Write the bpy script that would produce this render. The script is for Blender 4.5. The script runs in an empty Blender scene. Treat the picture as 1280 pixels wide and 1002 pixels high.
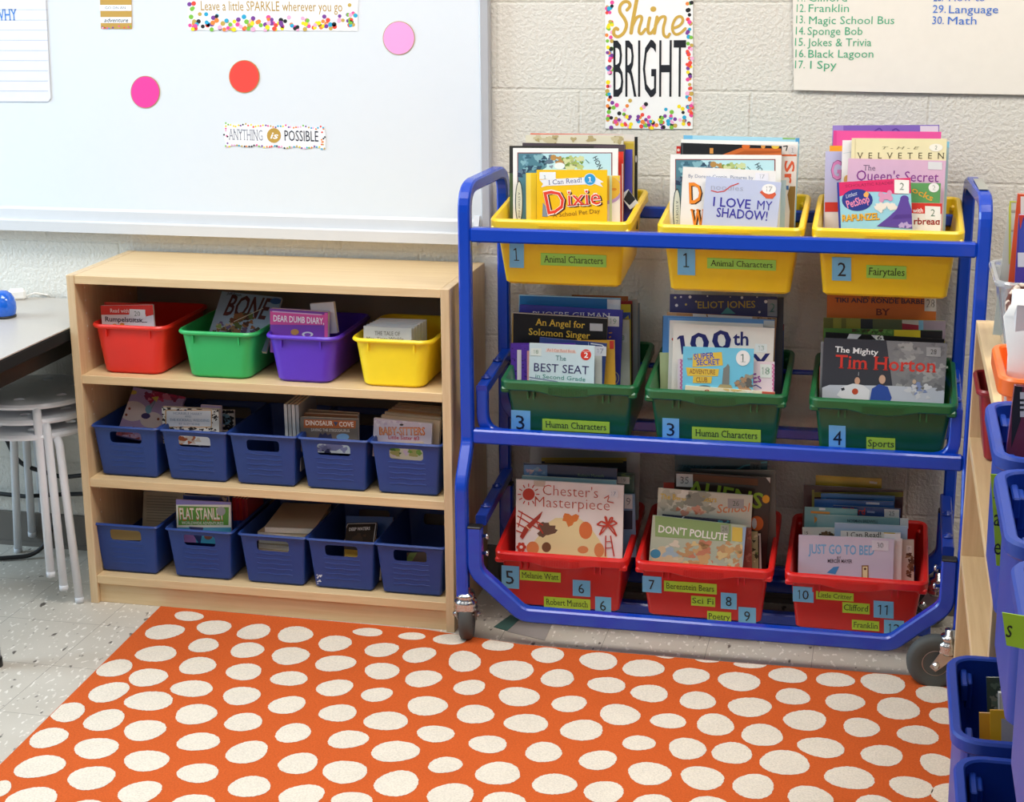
import bpy, math, random
from mathutils import Vector, Matrix

S = bpy.context.scene
COL = S.collection
rng = random.Random(7)

# ------------------------------------------------------------------ camera, light, exposure
F_PX = 2085.65
cam_d = bpy.data.cameras.new('camera')
cam_d.sensor_fit = 'HORIZONTAL'
cam_d.sensor_width = 36.0
cam_d.lens = F_PX / 1280 * 36.0
cam_d.clip_start = 0.05
cam = bpy.data.objects.new('camera', cam_d)
COL.objects.link(cam)
CAM_C = Vector((1.335, -3.980, 1.591))
CAM_E = (1.3066, 0.0065, 0.2198)
cam.location = CAM_C
cam.rotation_euler = CAM_E
S.camera = cam
S.view_settings.view_transform = 'Standard'
S.view_settings.look = 'None'
S.view_settings.exposure = -0.04
S.view_settings.gamma = 1.0
S.view_settings.use_curve_mapping = False

world = bpy.data.worlds.new('room_ambient')
S.world = world
world.use_nodes = True
wn = world.node_tree                             # a room's ambient: pale ceiling above, dimmer furniture and floor lower down
w_tc = wn.nodes.new('ShaderNodeTexCoord')
w_sp = wn.nodes.new('ShaderNodeSeparateXYZ')
w_rp = wn.nodes.new('ShaderNodeValToRGB')
w_mp = wn.nodes.new('ShaderNodeMapRange')
w_mp.inputs['From Min'].default_value = -1
wn.links.new(w_tc.outputs['Generated'], w_sp.inputs[0])
wn.links.new(w_sp.outputs[2], w_mp.inputs['Value'])
wn.links.new(w_mp.outputs[0], w_rp.inputs[0])
w_rp.color_ramp.elements[0].position = 0.50
w_rp.color_ramp.elements[0].color = (0.20, 0.20, 0.21, 1)
w_rp.color_ramp.elements[1].position = 0.72
w_rp.color_ramp.elements[1].color = (0.95, 0.98, 1.0, 1)
wn.links.new(w_rp.outputs[0], wn.nodes['Background'].inputs[0])
wn.nodes['Background'].inputs[1].default_value = 0.34


def area(name, loc, rot, sx, sy, power, col):
    l = bpy.data.lights.new(name, 'AREA')
    l.shape = 'RECTANGLE'
    l.size, l.size_y, l.energy, l.color = sx, sy, power, col
    o = bpy.data.objects.new(name, l)
    o.location, o.rotation_euler = loc, rot
    COL.objects.link(o)


# two rows of ceiling troffers and the window wall on the left of the room
for lx, ly, p, c in ((-2.0, -1.4, 16, (0.92, 0.97, 1.0)), (0.1, -1.3, 40, (1.0, 0.97, 0.93)), (2.1, -1.3, 43, (1.0, 0.94, 0.85)), (-1.2, -3.7, 11, (1.0, 0.98, 0.95)), (1.2, -3.7, 8, (1.0, 0.96, 0.9))):
    area('ceiling_light', (lx, ly, 2.72), (0, 0, 0), 1.3, 0.8, p, c)
area('window_light', (-3.1, -1.15, 1.75), (math.radians(82), 0, math.radians(-80)), 1.9, 1.3, 105, (0.60, 0.82, 1.0))

# ------------------------------------------------------------------ picture point -> room point
CAM_R = cam.rotation_euler.to_matrix()


def ray(x, y):
    return CAM_R @ Vector(((x - 640) / F_PX, (501 - y) / F_PX, -1.0))


def P(x, y, ax, v):
    d = ray(x, y)
    i = 'xyz'.index(ax)
    return CAM_C + d * ((v - CAM_C[i]) / d[i])


def Zm(ox, oy, s):
    return lambda x, y: (ox + x / s, oy + y / s)


PX = Zm(0, 0, 1)

# ------------------------------------------------------------------ materials


def lin(c):
    return tuple(((v / 12.92) if v <= 0.04045 else ((v + 0.055) / 1.055) ** 2.4) for v in c)


def rgb(h):
    return lin(tuple(int(h[i:i + 2], 16) / 255 for i in (0, 2, 4)))


MATS = {}


def mat(h, rough=0.5, metal=0.0, var=0.06, scale=40.0, bump=0.0, coat=0.0, bscale=None, alpha=None):
    key = (h, rough, metal, var, scale, bump, coat, bscale, alpha)
    if key in MATS:
        return MATS[key]
    m = bpy.data.materials.new('surface_' + h)
    m.use_nodes = True
    nt = m.node_tree
    b = nt.nodes['Principled BSDF']
    c = rgb(h)
    b.inputs['Roughness'].default_value = rough
    b.inputs['Metallic'].default_value = metal
    b.inputs['Coat Weight'].default_value = coat
    if var:
        tc = nt.nodes.new('ShaderNodeTexCoord')
        n = nt.nodes.new('ShaderNodeTexNoise')
        n.inputs['Scale'].default_value = scale
        n.inputs['Detail'].default_value = 3
        nt.links.new(tc.outputs['Object'], n.inputs['Vector'])
        r = nt.nodes.new('ShaderNodeMix')
        r.data_type = 'RGBA'
        r.inputs[6].default_value = tuple(v * (1 - var) for v in c) + (1,)
        r.inputs[7].default_value = tuple(min(1, v * (1 + var)) for v in c) + (1,)
        nt.links.new(n.outputs['Fac'], r.inputs[0])
        nt.links.new(r.outputs[2], b.inputs['Base Color'])
        if bump:
            n2 = n
            if bscale:
                n2 = nt.nodes.new('ShaderNodeTexNoise')
                n2.inputs['Scale'].default_value = bscale
                nt.links.new(tc.outputs['Object'], n2.inputs['Vector'])
            bp = nt.nodes.new('ShaderNodeBump')
            bp.inputs['Strength'].default_value = bump
            bp.inputs['Distance'].default_value = 0.002
            nt.links.new(n2.outputs['Fac'], bp.inputs['Height'])
            nt.links.new(bp.outputs[0], b.inputs['Normal'])
    else:
        b.inputs['Base Color'].default_value = c + (1,)
    if alpha is not None:
        b.inputs['Transmission Weight'].default_value = alpha
    MATS[key] = m
    return m


def ink(h):
    return mat(h, rough=0.45, var=0)


def node_mat(name):
    m = bpy.data.materials.new(name)
    m.use_nodes = True
    return m, m.node_tree, m.node_tree.nodes['Principled BSDF']


def N(nt, t, **kw):
    n = nt.nodes.new(t)
    for k, v in kw.items():
        if k in n.inputs:
            n.inputs[k].default_value = v
        else:
            setattr(n, k, v)
    return n


def ramp(nt, src, stops):
    r = nt.nodes.new('ShaderNodeValToRGB')
    while len(r.color_ramp.elements) < len(stops):
        r.color_ramp.elements.new(0.5)
    for e, (p, c) in zip(r.color_ramp.elements, stops):
        e.position = p
        e.color = tuple(c) + (1,)
    nt.links.new(src, r.inputs[0])
    return r


def mixc(nt, fac, a, b, mode='MIX'):
    r = nt.nodes.new('ShaderNodeMix')
    r.data_type = 'RGBA'
    r.blend_type = mode
    for s, v in ((0, fac), (6, a), (7, b)):
        if isinstance(v, bpy.types.NodeSocket):
            nt.links.new(v, r.inputs[s])
        elif isinstance(v, tuple):
            r.inputs[s].default_value = v + (1,)
        else:
            r.inputs[s].default_value = v
    return r.outputs[2]


def wood_mat(base, dark, axis):
    m, nt, b = node_mat('birch_laminate')
    tc = N(nt, 'ShaderNodeTexCoord')
    mp = N(nt, 'ShaderNodeMapping')
    sc = [90, 90, 90]
    sc['xyz'.index(axis)] = 4
    mp.inputs['Scale'].default_value = sc
    nt.links.new(tc.outputs['Object'], mp.inputs['Vector'])
    n = N(nt, 'ShaderNodeTexNoise', Scale=1.0, Detail=5.0, Roughness=0.65)
    nt.links.new(mp.outputs[0], n.inputs['Vector'])
    r = ramp(nt, n.outputs['Fac'], ((0.3, rgb(dark)), (0.65, rgb(base))))
    nt.links.new(r.outputs[0], b.inputs['Base Color'])
    b.inputs['Roughness'].default_value = 0.42
    return m


WOOD_X = wood_mat('e0c498', 'd3b384', 'x')
WOOD_Y = wood_mat('e0c498', 'd3b384', 'y')
WOOD_Z = wood_mat('dabf97', 'caab82', 'z')


def wall_mat():
    m, nt, b = node_mat('painted_block')
    tc = N(nt, 'ShaderNodeTexCoord')
    mp = N(nt, 'ShaderNodeMapping')
    mp.vector_type = 'POINT'
    mp.inputs['Rotation'].default_value = (math.radians(-90), 0, 0)
    # wall runs in x and z: feed (x, z)
    sep = N(nt, 'ShaderNodeSeparateXYZ')
    cmb = N(nt, 'ShaderNodeCombineXYZ')
    nt.links.new(tc.outputs['Object'], sep.inputs[0])
    ax = N(nt, 'ShaderNodeMath', operation='ADD')
    ax.inputs[1].default_value = 0.2032 + 0.4064 * 20
    az = N(nt, 'ShaderNodeMath', operation='ADD')
    az.inputs[1].default_value = -0.047 + 0.2032 * 20
    nt.links.new(sep.outputs[0], ax.inputs[0])
    nt.links.new(sep.outputs[2], az.inputs[0])
    nt.links.new(ax.outputs[0], cmb.inputs[0])
    nt.links.new(az.outputs[0], cmb.inputs[1])
    br = N(nt, 'ShaderNodeTexBrick')
    br.offset = 0.5
    br.offset_frequency = 2
    br.inputs['Scale'].default_value = 1.0
    br.inputs['Brick Width'].default_value = 0.4064
    br.inputs['Row Height'].default_value = 0.2032
    br.inputs['Mortar Size'].default_value = 0.0045
    br.inputs['Mortar Smooth'].default_value = 0.7
    nt.links.new(cmb.outputs[0], br.inputs['Vector'])
    n1 = N(nt, 'ShaderNodeTexNoise', Scale=115.0, Detail=3.0, Roughness=0.55)
    n2 = N(nt, 'ShaderNodeTexNoise', Scale=1.6, Detail=2.0)
    for n in (n1, n2):
        nt.links.new(tc.outputs['Object'], n.inputs['Vector'])
    bse = mixc(nt, n2.outputs['Fac'], rgb('dad6cc'), rgb('e1ddd3'))
    nt.links.new(mixc(nt, br.outputs['Fac'], bse, rgb('d7d3c8')), b.inputs['Base Color'])
    b.inputs['Roughness'].default_value = 0.45
    b1 = N(nt, 'ShaderNodeBump', Strength=0.9, Distance=0.004)
    nt.links.new(n1.outputs['Fac'], b1.inputs['Height'])
    b2 = N(nt, 'ShaderNodeBump', Strength=0.45, Distance=0.003)
    b2.invert = True
    nt.links.new(br.outputs['Fac'], b2.inputs['Height'])
    nt.links.new(b1.outputs[0], b2.inputs['Normal'])
    nt.links.new(b2.outputs[0], b.inputs['Normal'])
    return m


def floor_mat():
    m, nt, b = node_mat('vinyl_tile')
    tc = N(nt, 'ShaderNodeTexCoord')
    mp = N(nt, 'ShaderNodeMapping')
    mp.inputs['Scale'].default_value = (55, 26, 1)
    mp.inputs['Rotation'].default_value = (0, 0, 0.7)
    nt.links.new(tc.outputs['Object'], mp.inputs['Vector'])
    v = N(nt, 'ShaderNodeTexNoise', Scale=1.0, Detail=2.0, Roughness=0.4)
    nt.links.new(mp.outputs[0], v.inputs['Vector'])
    v2 = N(nt, 'ShaderNodeTexNoise', Scale=1.7, Detail=1.0)
    nt.links.new(mp.outputs[0], v2.inputs['Vector'])
    r1 = ramp(nt, v.outputs['Fac'], ((0.27, (1, 1, 1)), (0.33, (0, 0, 0))))
    r2 = ramp(nt, v2.outputs['Fac'], ((0.62, (0, 0, 0)), (0.68, (1, 1, 1))))
    n = N(nt, 'ShaderNodeTexNoise', Scale=7.0, Detail=4.0)
    nt.links.new(tc.outputs['Object'], n.inputs['Vector'])
    base = mixc(nt, n.outputs['Fac'], rgb('b9b1a4'), rgb('cec7bb'))
    c = mixc(nt, r2.outputs[0], base, rgb('e4ded4'))
    c = mixc(nt, r1.outputs[0], c, rgb('5d554d'))
    # tile joints, 305 mm
    br = N(nt, 'ShaderNodeTexBrick')
    br.offset = 0.0
    br.inputs['Scale'].default_value = 1.0
    br.inputs['Brick Width'].default_value = 0.2448
    br.inputs['Row Height'].default_value = 0.2448
    br.inputs['Mortar Size'].default_value = 0.0008
    nt.links.new(tc.outputs['Object'], br.inputs['Vector'])
    c = mixc(nt, br.outputs['Fac'], c, rgb('8d867b'))
    nt.links.new(c, b.inputs['Base Color'])
    b.inputs['Roughness'].default_value = 0.4
    return m


def rug_mat(h):
    m, nt, b = node_mat('rug_pile_' + h)
    tc = N(nt, 'ShaderNodeTexCoord')
    n = N(nt, 'ShaderNodeTexNoise', Scale=260.0, Detail=2.0)
    n2 = N(nt, 'ShaderNodeTexNoise', Scale=9.0, Detail=3.0)
    for q in (n, n2):
        nt.links.new(tc.outputs['Object'], q.inputs['Vector'])
    c = rgb(h)
    a = mixc(nt, n.outputs['Fac'], tuple(v * 0.72 for v in c), tuple(min(1, v * 1.25) for v in c))
    d = mixc(nt, n2.outputs['Fac'], (0.9, 0.9, 0.9), (1.05, 1.05, 1.05))
    nt.links.new(mixc(nt, 1.0, a, d, 'MULTIPLY'), b.inputs['Base Color'])
    b.inputs['Roughness'].default_value = 0.95
    b.inputs['Specular IOR Level'].default_value = 0.1
    bp = N(nt, 'ShaderNodeBump', Strength=0.6, Distance=0.002)
    nt.links.new(n.outputs['Fac'], bp.inputs['Height'])
    nt.links.new(bp.outputs[0], b.inputs['Normal'])
    return m


WHITE = mat('f4f3ef', 0.55)
PAGES = mat('e9e2d2', 0.8, var=0.12, scale=300)
BLUE = mat('073fb6', 0.27, var=0.03, coat=0.25)
CHROME = mat('c9c9c9', 0.22, metal=1.0, var=0.03)
BLACK = mat('17171a', 0.45)

# ------------------------------------------------------------------ mesh builder


class MB:
    def __init__(self):
        self.v, self.f, self.m, self.s, self.mats = [], [], [], [], []

    def mi(self, m):
        if m not in self.mats:
            self.mats.append(m)
        return self.mats.index(m)

    def add(self, vs, fs, m, smooth=False):
        o = len(self.v)
        self.v += [Vector(p) for p in vs]
        k = self.mi(m)
        for f in fs:
            self.f.append([i + o for i in f])
            self.m.append(k)
            self.s.append(smooth)

    def box(self, x0, x1, y0, y1, z0, z1, m, c=0.0, M=None):
        if c <= 0:
            vs = [(x, y, z) for z in (z0, z1) for x, y in ((x0, y0), (x1, y0), (x1, y1), (x0, y1))]
            fs = [(3, 2, 1, 0), (4, 5, 6, 7), (0, 1, 5, 4), (1, 2, 6, 5), (2, 3, 7, 6), (3, 0, 4, 7)]
            if M:
                vs = [M @ Vector(p) for p in vs]
            self.add(vs, fs, m)
        else:                                   # chamfered on every edge
            L = []
            def ring(ins, z):
                a, b_, d, e = x0 + ins, x1 - ins, y0 + ins, y1 - ins
                if ins >= c:
                    return [(a, d, z), (a, d, z), (b_, d, z), (b_, d, z), (b_, e, z), (b_, e, z), (a, e, z), (a, e, z)]
                return [(x0, y0 + c, z), (x0 + c, y0, z), (x1 - c, y0, z), (x1, y0 + c, z), (x1, y1 - c, z), (x1 - c, y1, z), (x0 + c, y1, z), (x0, y1 - c, z)]
            L = [ring(c, z0), ring(0, z0 + c), ring(0, z1 - c), ring(c, z1)]
            self.loft(L, m, M=M)

    def loft(self, loops, m, cap0=True, cap1=True, closed=True, smooth=False, M=None):
        n = len(loops[0])
        vs = [Vector(p) for l in loops for p in l]
        if M:
            vs = [M @ p for p in vs]
        fs = []
        for i in range(len(loops) - 1):
            for j in range(n if closed else n - 1):
                k = (j + 1) % n
                fs.append((i * n + j, i * n + k, (i + 1) * n + k, (i + 1) * n + j))
        self.add(vs, fs, m, smooth)
        o = len(self.v) - len(vs)
        if cap0:
            self.f.append([o + j for j in range(n)][::-1]); self.m.append(self.mi(m)); self.s.append(False)
        if cap1:
            self.f.append([o + (len(loops) - 1) * n + j for j in range(n)]); self.m.append(self.mi(m)); self.s.append(False)

    def cyl(self, a, b, r0, r1, m, n=20, smooth=True, caps=True):
        a, b = Vector(a), Vector(b)
        d = (b - a).normalized()
        u = d.orthogonal().normalized()
        w = d.cross(u)
        L = []
        for p, r in ((a, r0), (b, r1)):
            L.append([p + (u * math.cos(t) + w * math.sin(t)) * r for t in [2 * math.pi * i / n for i in range(n)]])
        self.loft(L, m, caps, caps, smooth=smooth)

    def lathe(self, prof, m, n=28, origin=(0, 0, 0), axis='z', smooth=True):
        o = Vector(origin)
        L = []
        for r, h in prof:
            ring = []
            for i in range(n):
                t = 2 * math.pi * i / n
                c, s = r * math.cos(t), r * math.sin(t)
                ring.append(o + Vector({'z': (c, s, h), 'y': (c, -h, s), 'x': (h, c, s)}[axis]))
            L.append(ring)
        self.loft(L, m, smooth=smooth)

    def sweep(self, pts, nrm, w, h, m, bev=0.0025, smooth=False, round_=False, n=12):
        """box (or round) section along a polyline; nrm = constant direction across the section"""
        nrm = Vector(nrm).normalized()
        L = []
        for i, p in enumerate(pts):
            p = Vector(p)
            a = Vector(pts[max(i - 1, 0)])
            b = Vector(pts[min(i + 1, len(pts) - 1)])
            t = (b - a).normalized()
            k = 1.0
            if 0 < i < len(pts) - 1:
                t1, t2 = (p - a).normalized(), (b - p).normalized()
                k = 1 / max(0.5, math.cos(t1.angle(t2) / 2))
            nn = (nrm - t * nrm.dot(t)).normalized()
            q = nn.cross(t)
            if round_:
                L.append([p + nn * math.cos(2 * math.pi * j / n) * w / 2 + q * math.sin(2 * math.pi * j / n) * w / 2 * k for j in range(n)])
            else:
                x, y, e = w / 2, h / 2, bev
                sec = ((-x, -y + e), (-x + e, -y), (x - e, -y), (x, -y + e), (x, y - e), (x - e, y), (-x + e, y), (-x, y - e))
                L.append([p + nn * sx + q * sy * k for sx, sy in sec])
        self.loft(L, m, smooth=smooth or round_)

    def mesh(self, name):
        me = bpy.data.meshes.new(name)
        me.from_pydata([tuple(v) for v in self.v], [], self.f)
        for m in self.mats:
            me.materials.append(m)
        me.polygons.foreach_set('material_index', self.m)
        me.polygons.foreach_set('use_smooth', self.s)
        me.update()
        return me


def corner_path(pts, rad, n=6):
    """polyline with rounded corners"""
    pts = [Vector(p) for p in pts]
    out = [pts[0]]
    for i in range(1, len(pts) - 1):
        p, a, b = pts[i], pts[i - 1], pts[i + 1]
        r = rad[i - 1] if isinstance(rad, (list, tuple)) else rad
        u, w = (a - p).normalized(), (b - p).normalized()
        ang = u.angle(w)
        d = min(r / math.tan(ang / 2), (a - p).length * 0.49, (b - p).length * 0.49)
        p0, p1 = p + u * d, p + w * d
        for k in range(n + 1):
            t = k / n
            out.append((1 - t) ** 2 * p0 + 2 * t * (1 - t) * p + t * t * p1)
    out.append(pts[-1])
    return out


WM = {}                                          # world matrices kept by hand


def tag(o, label=None, cat=None, group=None, kind=None):
    if label: o['label'] = label
    if cat: o['category'] = cat
    if group: o['group'] = group
    if kind: o['kind'] = kind
    return o


def thing(name, label, cat, M=None, group=None):
    o = bpy.data.objects.new(name, None)
    o.empty_display_size = 0.03
    COL.objects.link(o)
    M = M if M is not None else Matrix()
    o.matrix_world = M
    WM[o.name] = M
    return tag(o, label, cat, group)


def link(name, me, parent=None, label=None):
    o = bpy.data.objects.new(name, me)
    COL.objects.link(o)
    if parent:
        o.parent = parent
        WM[o.name] = WM[parent.name]
    else:
        WM[o.name] = Matrix()
    if label:
        o['label'] = label
    return o


def part(name, mb, parent=None, label=None, world=False, bevel=0):
    if world and parent:
        inv = WM[parent.name].inverted()
        mb.v = [inv @ v for v in mb.v]
    o = link(name, mb.mesh(name), parent, label)
    if bevel:
        b = o.modifiers.new('bevel', 'BEVEL')
        b.width, b.segments, b.limit_method = bevel, 2, 'ANGLE'
    return o


def dup(o, M=None, label=None, parent=None):
    """a thing with copies of its parts and their sub-parts"""
    c = o.copy()
    COL.objects.link(c)
    if parent: c.parent = parent
    if M is not None:
        c.matrix_world = M
    WM[c.name] = M if M is not None else (WM[parent.name] if parent else WM[o.name])
    if label: c['label'] = label
    for ch in [q for q in bpy.data.objects if q.parent == o]:
        dup(ch, None, None, c)
    return c


# ------------------------------------------------------------------ lettering
TXT = {}


def text_geo(s, st):
    key = (s, st)
    if key in TXT:
        return TXT[key]
    if s.isdigit() and '1' in s:
        vs, fs, x = [], [], 0.0
        for ch in s:
            if ch == '1':
                k = 0.018 if 'l' in st else (0.055 if 'B' in st else 0.025)
                g = ([(0.12 - k, 0), (0.12 + k, 0), (0.12 + k, CAPH), (0.12 - k, CAPH), (0.0, CAPH * 0.80), (0.12 - k, CAPH * 0.86), (0.0, CAPH * 0.88),
                      (0.0, 0), (0.25, 0), (0.25, 2 * k), (0.0, 2 * k)], [[0, 1, 2, 3], [4, 5, 3, 6], [7, 8, 9, 10]] if s == '1' else [[0, 1, 2, 3], [4, 5, 3, 6]])
                w = 0.30
            else:
                g = text_geo(ch, st)
                w = max(v[0] for v in g[0]) + 0.07
            o = len(vs)
            vs += [(a + x, b) for a, b in g[0]]
            fs += [[i + o for i in f] for f in g[1]]
            x += w
        TXT[key] = (vs, fs)
        return TXT[key]
    cu = bpy.data.curves.new('t', 'FONT')
    cu.body = s
    cu.resolution_u = 2
    cu.size = 1.0
    if 'b' in st: cu.offset = 0.012
    if 'B' in st: cu.offset = 0.020
    if 'l' in st: cu.offset = -0.014
    if 'i' in st: cu.shear = 0.25
    ob = bpy.data.objects.new('t', cu)
    COL.objects.link(ob)
    dg = bpy.context.evaluated_depsgraph_get()
    me = bpy.data.meshes.new_from_object(ob.evaluated_get(dg), depsgraph=dg)
    vs = [(v.co.x, v.co.y) for v in me.vertices]
    fs = [list(p.vertices) for p in me.polygons]
    bpy.data.objects.remove(ob)
    bpy.data.curves.remove(cu)
    bpy.data.meshes.remove(me)
    if 's' in st:                               # slab serifs where a stem meets a line
        cap, xh = CAPH, CAPH * 0.74
        extra = []
        for yl, up in ((0.0, 1), (cap, -1), (xh, -1)):
            ys = yl + up * 0.035
            iv = []
            for f in fs:
                xs = []
                for i in range(len(f)):
                    a, b = vs[f[i]], vs[f[(i + 1) % len(f)]]
                    if (a[1] - ys) * (b[1] - ys) < 0:
                        xs.append(a[0] + (b[0] - a[0]) * (ys - a[1]) / (b[1] - a[1]))
                if len(xs) >= 2:
                    iv.append([min(xs), max(xs)])
            iv.sort()
            mg = []
            for q in iv:
                if mg and q[0] <= mg[-1][1] + 0.004:
                    mg[-1][1] = max(mg[-1][1], q[1])
                else:
                    mg.append(q)
            for a, b in mg:
                if 0.03 < b - a < 0.17:
                    # only where the stem really ends at this line
                    top = any(abs((v[0]) - (a + b) / 2) < (b - a) and (v[1] - yl) * -up > 0.03 for v in vs)
                    if not top:
                        extra.append((a - 0.055, b + 0.055, yl, yl + up * 0.045))
        for a, b, y0, y1 in extra:
            o = len(vs)
            vs += [(a, min(y0, y1)), (b, min(y0, y1)), (b, max(y0, y1)), (a, max(y0, y1))]
            fs.append([o, o + 1, o + 2, o + 3])
    TXT[key] = (vs, fs)
    return TXT[key]


CAPH = 0.7
_v, _f = text_geo('H', '')
CAPH = max(p[1] for p in _v)

# ------------------------------------------------------------------ flat print on a surface


class Face:
    """a printed plane: O = top left, ex along, ev up"""
    def __init__(self, O, ex, ev, w=None, h=None):
        self.O, self.ex, self.ev = Vector(O), Vector(ex).normalized(), Vector(ev).normalized()
        self.n = self.ex.cross(self.ev).normalized()
        self.w, self.h = w, h
        self.k = 0

    def uv(self, px, py):
        d = ray(px, py)
        t = (self.O - CAM_C).dot(self.n) / d.dot(self.n)
        q = CAM_C + d * t - self.O
        return q.dot(self.ex), q.dot(self.ev)

    def clip(self, poly):
        if self.w is None:
            return poly
        for ax, sgn, lim in ((0, 1, 0.0), (0, -1, -self.w), (1, -1, 0.0), (1, 1, -self.h)):
            out = []
            for i in range(len(poly)):
                a, b = poly[i], poly[(i + 1) % len(poly)]
                da, db = sgn * a[ax] - lim, sgn * b[ax] - lim
                if da >= 0: out.append(a)
                if da * db < 0:
                    t = da / (da - db)
                    out.append((a[0] + (b[0] - a[0]) * t, a[1] + (b[1] - a[1]) * t))
            poly = out
            if len(poly) < 3:
                return []
        return poly

    def pt(self, uv, e):
        return self.O + self.ex * uv[0] + self.ev * uv[1] + self.n * e

    def lift(self):
        self.k += 1
        return 0.0003 + 0.00004 * self.k

    def poly(self, mb, uvs, m, e=None, clip=True):
        e = self.lift() if e is None else e
        if clip:
            uvs = self.clip(uvs)
        if len(uvs) < 3:
            return
        a = sum(uvs[i][0] * uvs[(i + 1) % len(uvs)][1] - uvs[(i + 1) % len(uvs)][0] * uvs[i][1] for i in range(len(uvs)))
        if a < 0:
            uvs = uvs[::-1]
        mb.add([self.pt(q, e) for q in uvs], [list(range(len(uvs)))], m)

    def text(self, mb, s, a, b, cap, st, m):
        """a, b: baseline ends in uv; cap: capital height in metres"""
        vs, fs = text_geo(s, st.replace('r', ''))
        x0, x1 = min(v[0] for v in vs), max(v[0] for v in vs)
        d = (Vector((b[0] - a[0], b[1] - a[1])))
        L = d.length
        d.normalize()
        q = Vector((-d.y, d.x))
        sx, sy = L / (x1 - x0), cap / CAPH
        e = self.lift()
        out = []
        for v in vs:
            r = Vector(a) + d * ((v[0] - x0) * sx) + q * (v[1] * sy)
            out.append((r.x, r.y))
        if self.w is None:
            mb.add([self.pt(r, e) for r in out], fs, m)
        else:
            for f in fs:
                self.poly(mb, [out[i] for i in f], m, e)

    def draw(self, mb, zm, decs):
        """decals given in the coordinates of a close-up of the photograph"""
        U = lambda x, y: self.uv(*zm(x, y))
        stickers = []
        for d in decs:
            k = d[0]
            if k == 'R':
                _, x0, y0, x1, y1, c = d
                self.poly(mb, [U(x0, y0), U(x1, y0), U(x1, y1), U(x0, y1)], ink(c))
            elif k == 'P':
                self.poly_px(mb, zm, d[1], ink(d[2]))
            elif k == 'C':
                _, cx, cy, rx, ry, c = d
                self.poly(mb, [U(cx + rx * math.cos(t), cy + ry * math.sin(t)) for t in [2 * math.pi * i / 20 for i in range(20)]], ink(c))
            elif k == 'T':
                _, s, x0, y0, x1, y1, cap, c = d[:8]
                st = d[8] if len(d) > 8 else ''
                a, b = U(x0, y0), U(x1, y1)
                o = U((x0 + x1) / 2, (y0 + y1) / 2)
                dx, dy = x1 - x0, y1 - y0
                l = math.hypot(dx, dy)
                p = U((x0 + x1) / 2 + dy / l * cap, (y0 + y1) / 2 - dx / l * cap)
                self.text(mb, s, a, b, math.hypot(p[0] - o[0], p[1] - o[1]), st, ink(c))
            elif k == 'L':                       # stroke: points, width, colour
                _, pts, wd, c = d
                e0 = self.lift()
                for i, ((ax, ay), (bx, by)) in enumerate(zip(pts, pts[1:])):
                    l = math.hypot(bx - ax, by - ay) or 1
                    ox, oy = -(by - ay) / l * wd / 2, (bx - ax) / l * wd / 2
                    self.poly(mb, [U(ax + ox, ay + oy), U(bx + ox, by + oy), U(bx - ox, by - oy), U(ax - ox, ay - oy)], ink(c), e0 + (i % 5) * 0.000008)
            elif k == 'N':                       # blotches of an illustration
                _, seed, x0, y0, x1, y1, n, cols, sz = d
                r = random.Random(seed)
                e0 = self.lift()
                for _i in range(n):
                    cx, cy, s = r.uniform(x0, x1), r.uniform(y0, y1), sz * r.uniform(0.5, 1.2)
                    ph, c = r.uniform(0, 6), r.choice(cols)
                    pts = []
                    for i in range(14):
                        t = 2 * math.pi * i / 14
                        q = s * (1 + 0.3 * math.sin(3 * t + ph) + 0.15 * math.sin(5 * t + 2 * ph))
                        pts.append(U(cx + q * 1.3 * math.cos(t), cy + q * math.sin(t)))
                    self.poly(mb, pts, ink(c), e0 + (_i % 9) * 0.000008)
            elif k == 'F':                       # confetti dots
                e0 = self.lift()
                for i, (cx, cy, q, c) in enumerate(d[1]):
                    self.poly(mb, [U(cx + q * math.cos(t), cy + q * math.sin(t)) for t in [2 * math.pi * j / 16 for j in range(16)]], ink(c), e0 + (i % 15) * 0.000008)
            elif k == 'K':                       # brush stroke through points
                _, pts, wd, c = d
                p = [pts[0]] + list(pts) + [pts[-1]]
                q = []
                for i in range(1, len(p) - 2):
                    for j in range(6):
                        t = j / 6
                        q.append(tuple(0.5 * (2 * p[i][a] + (p[i + 1][a] - p[i - 1][a]) * t + (2 * p[i - 1][a] - 5 * p[i][a] + 4 * p[i + 1][a] - p[i + 2][a]) * t * t + (3 * p[i][a] - p[i - 1][a] - 3 * p[i + 1][a] + p[i + 2][a]) * t ** 3) for a in (0, 1)))
                q.append(pts[-1])
                e0 = self.lift()
                for i, (cx, cy) in enumerate(q):
                    self.poly(mb, [U(cx + wd / 2 * math.cos(t), cy + wd / 2 * math.sin(t)) for t in [2 * math.pi * j / 12 for j in range(12)]], ink(c), e0 + (i % 9) * 0.000008)
                for i in range(len(q) - 1):
                    (ax, ay), (bx, by) = q[i], q[i + 1]
                    l = math.hypot(bx - ax, by - ay) or 1
                    ox, oy = -(by - ay) / l * wd / 2, (bx - ax) / l * wd / 2
                    self.poly(mb, [U(ax + ox, ay + oy), U(bx + ox, by + oy), U(bx - ox, by - oy), U(ax - ox, ay - oy)], ink(c), e0 + 0.00008 + (i % 9) * 0.000004)
            elif k == 'S':
                stickers.append(d)
        return stickers

    def poly_px(self, mb, zm, pts, m):
        """possibly concave outline, triangulated"""
        from mathutils.geometry import tessellate_polygon
        uvs = [self.uv(*zm(*p)) for p in pts]
        e = self.lift()
        for t in tessellate_polygon([[Vector((u, v, 0)) for u, v in uvs]]):
            self.poly(mb, [uvs[i] for i in t], m, e)


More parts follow.
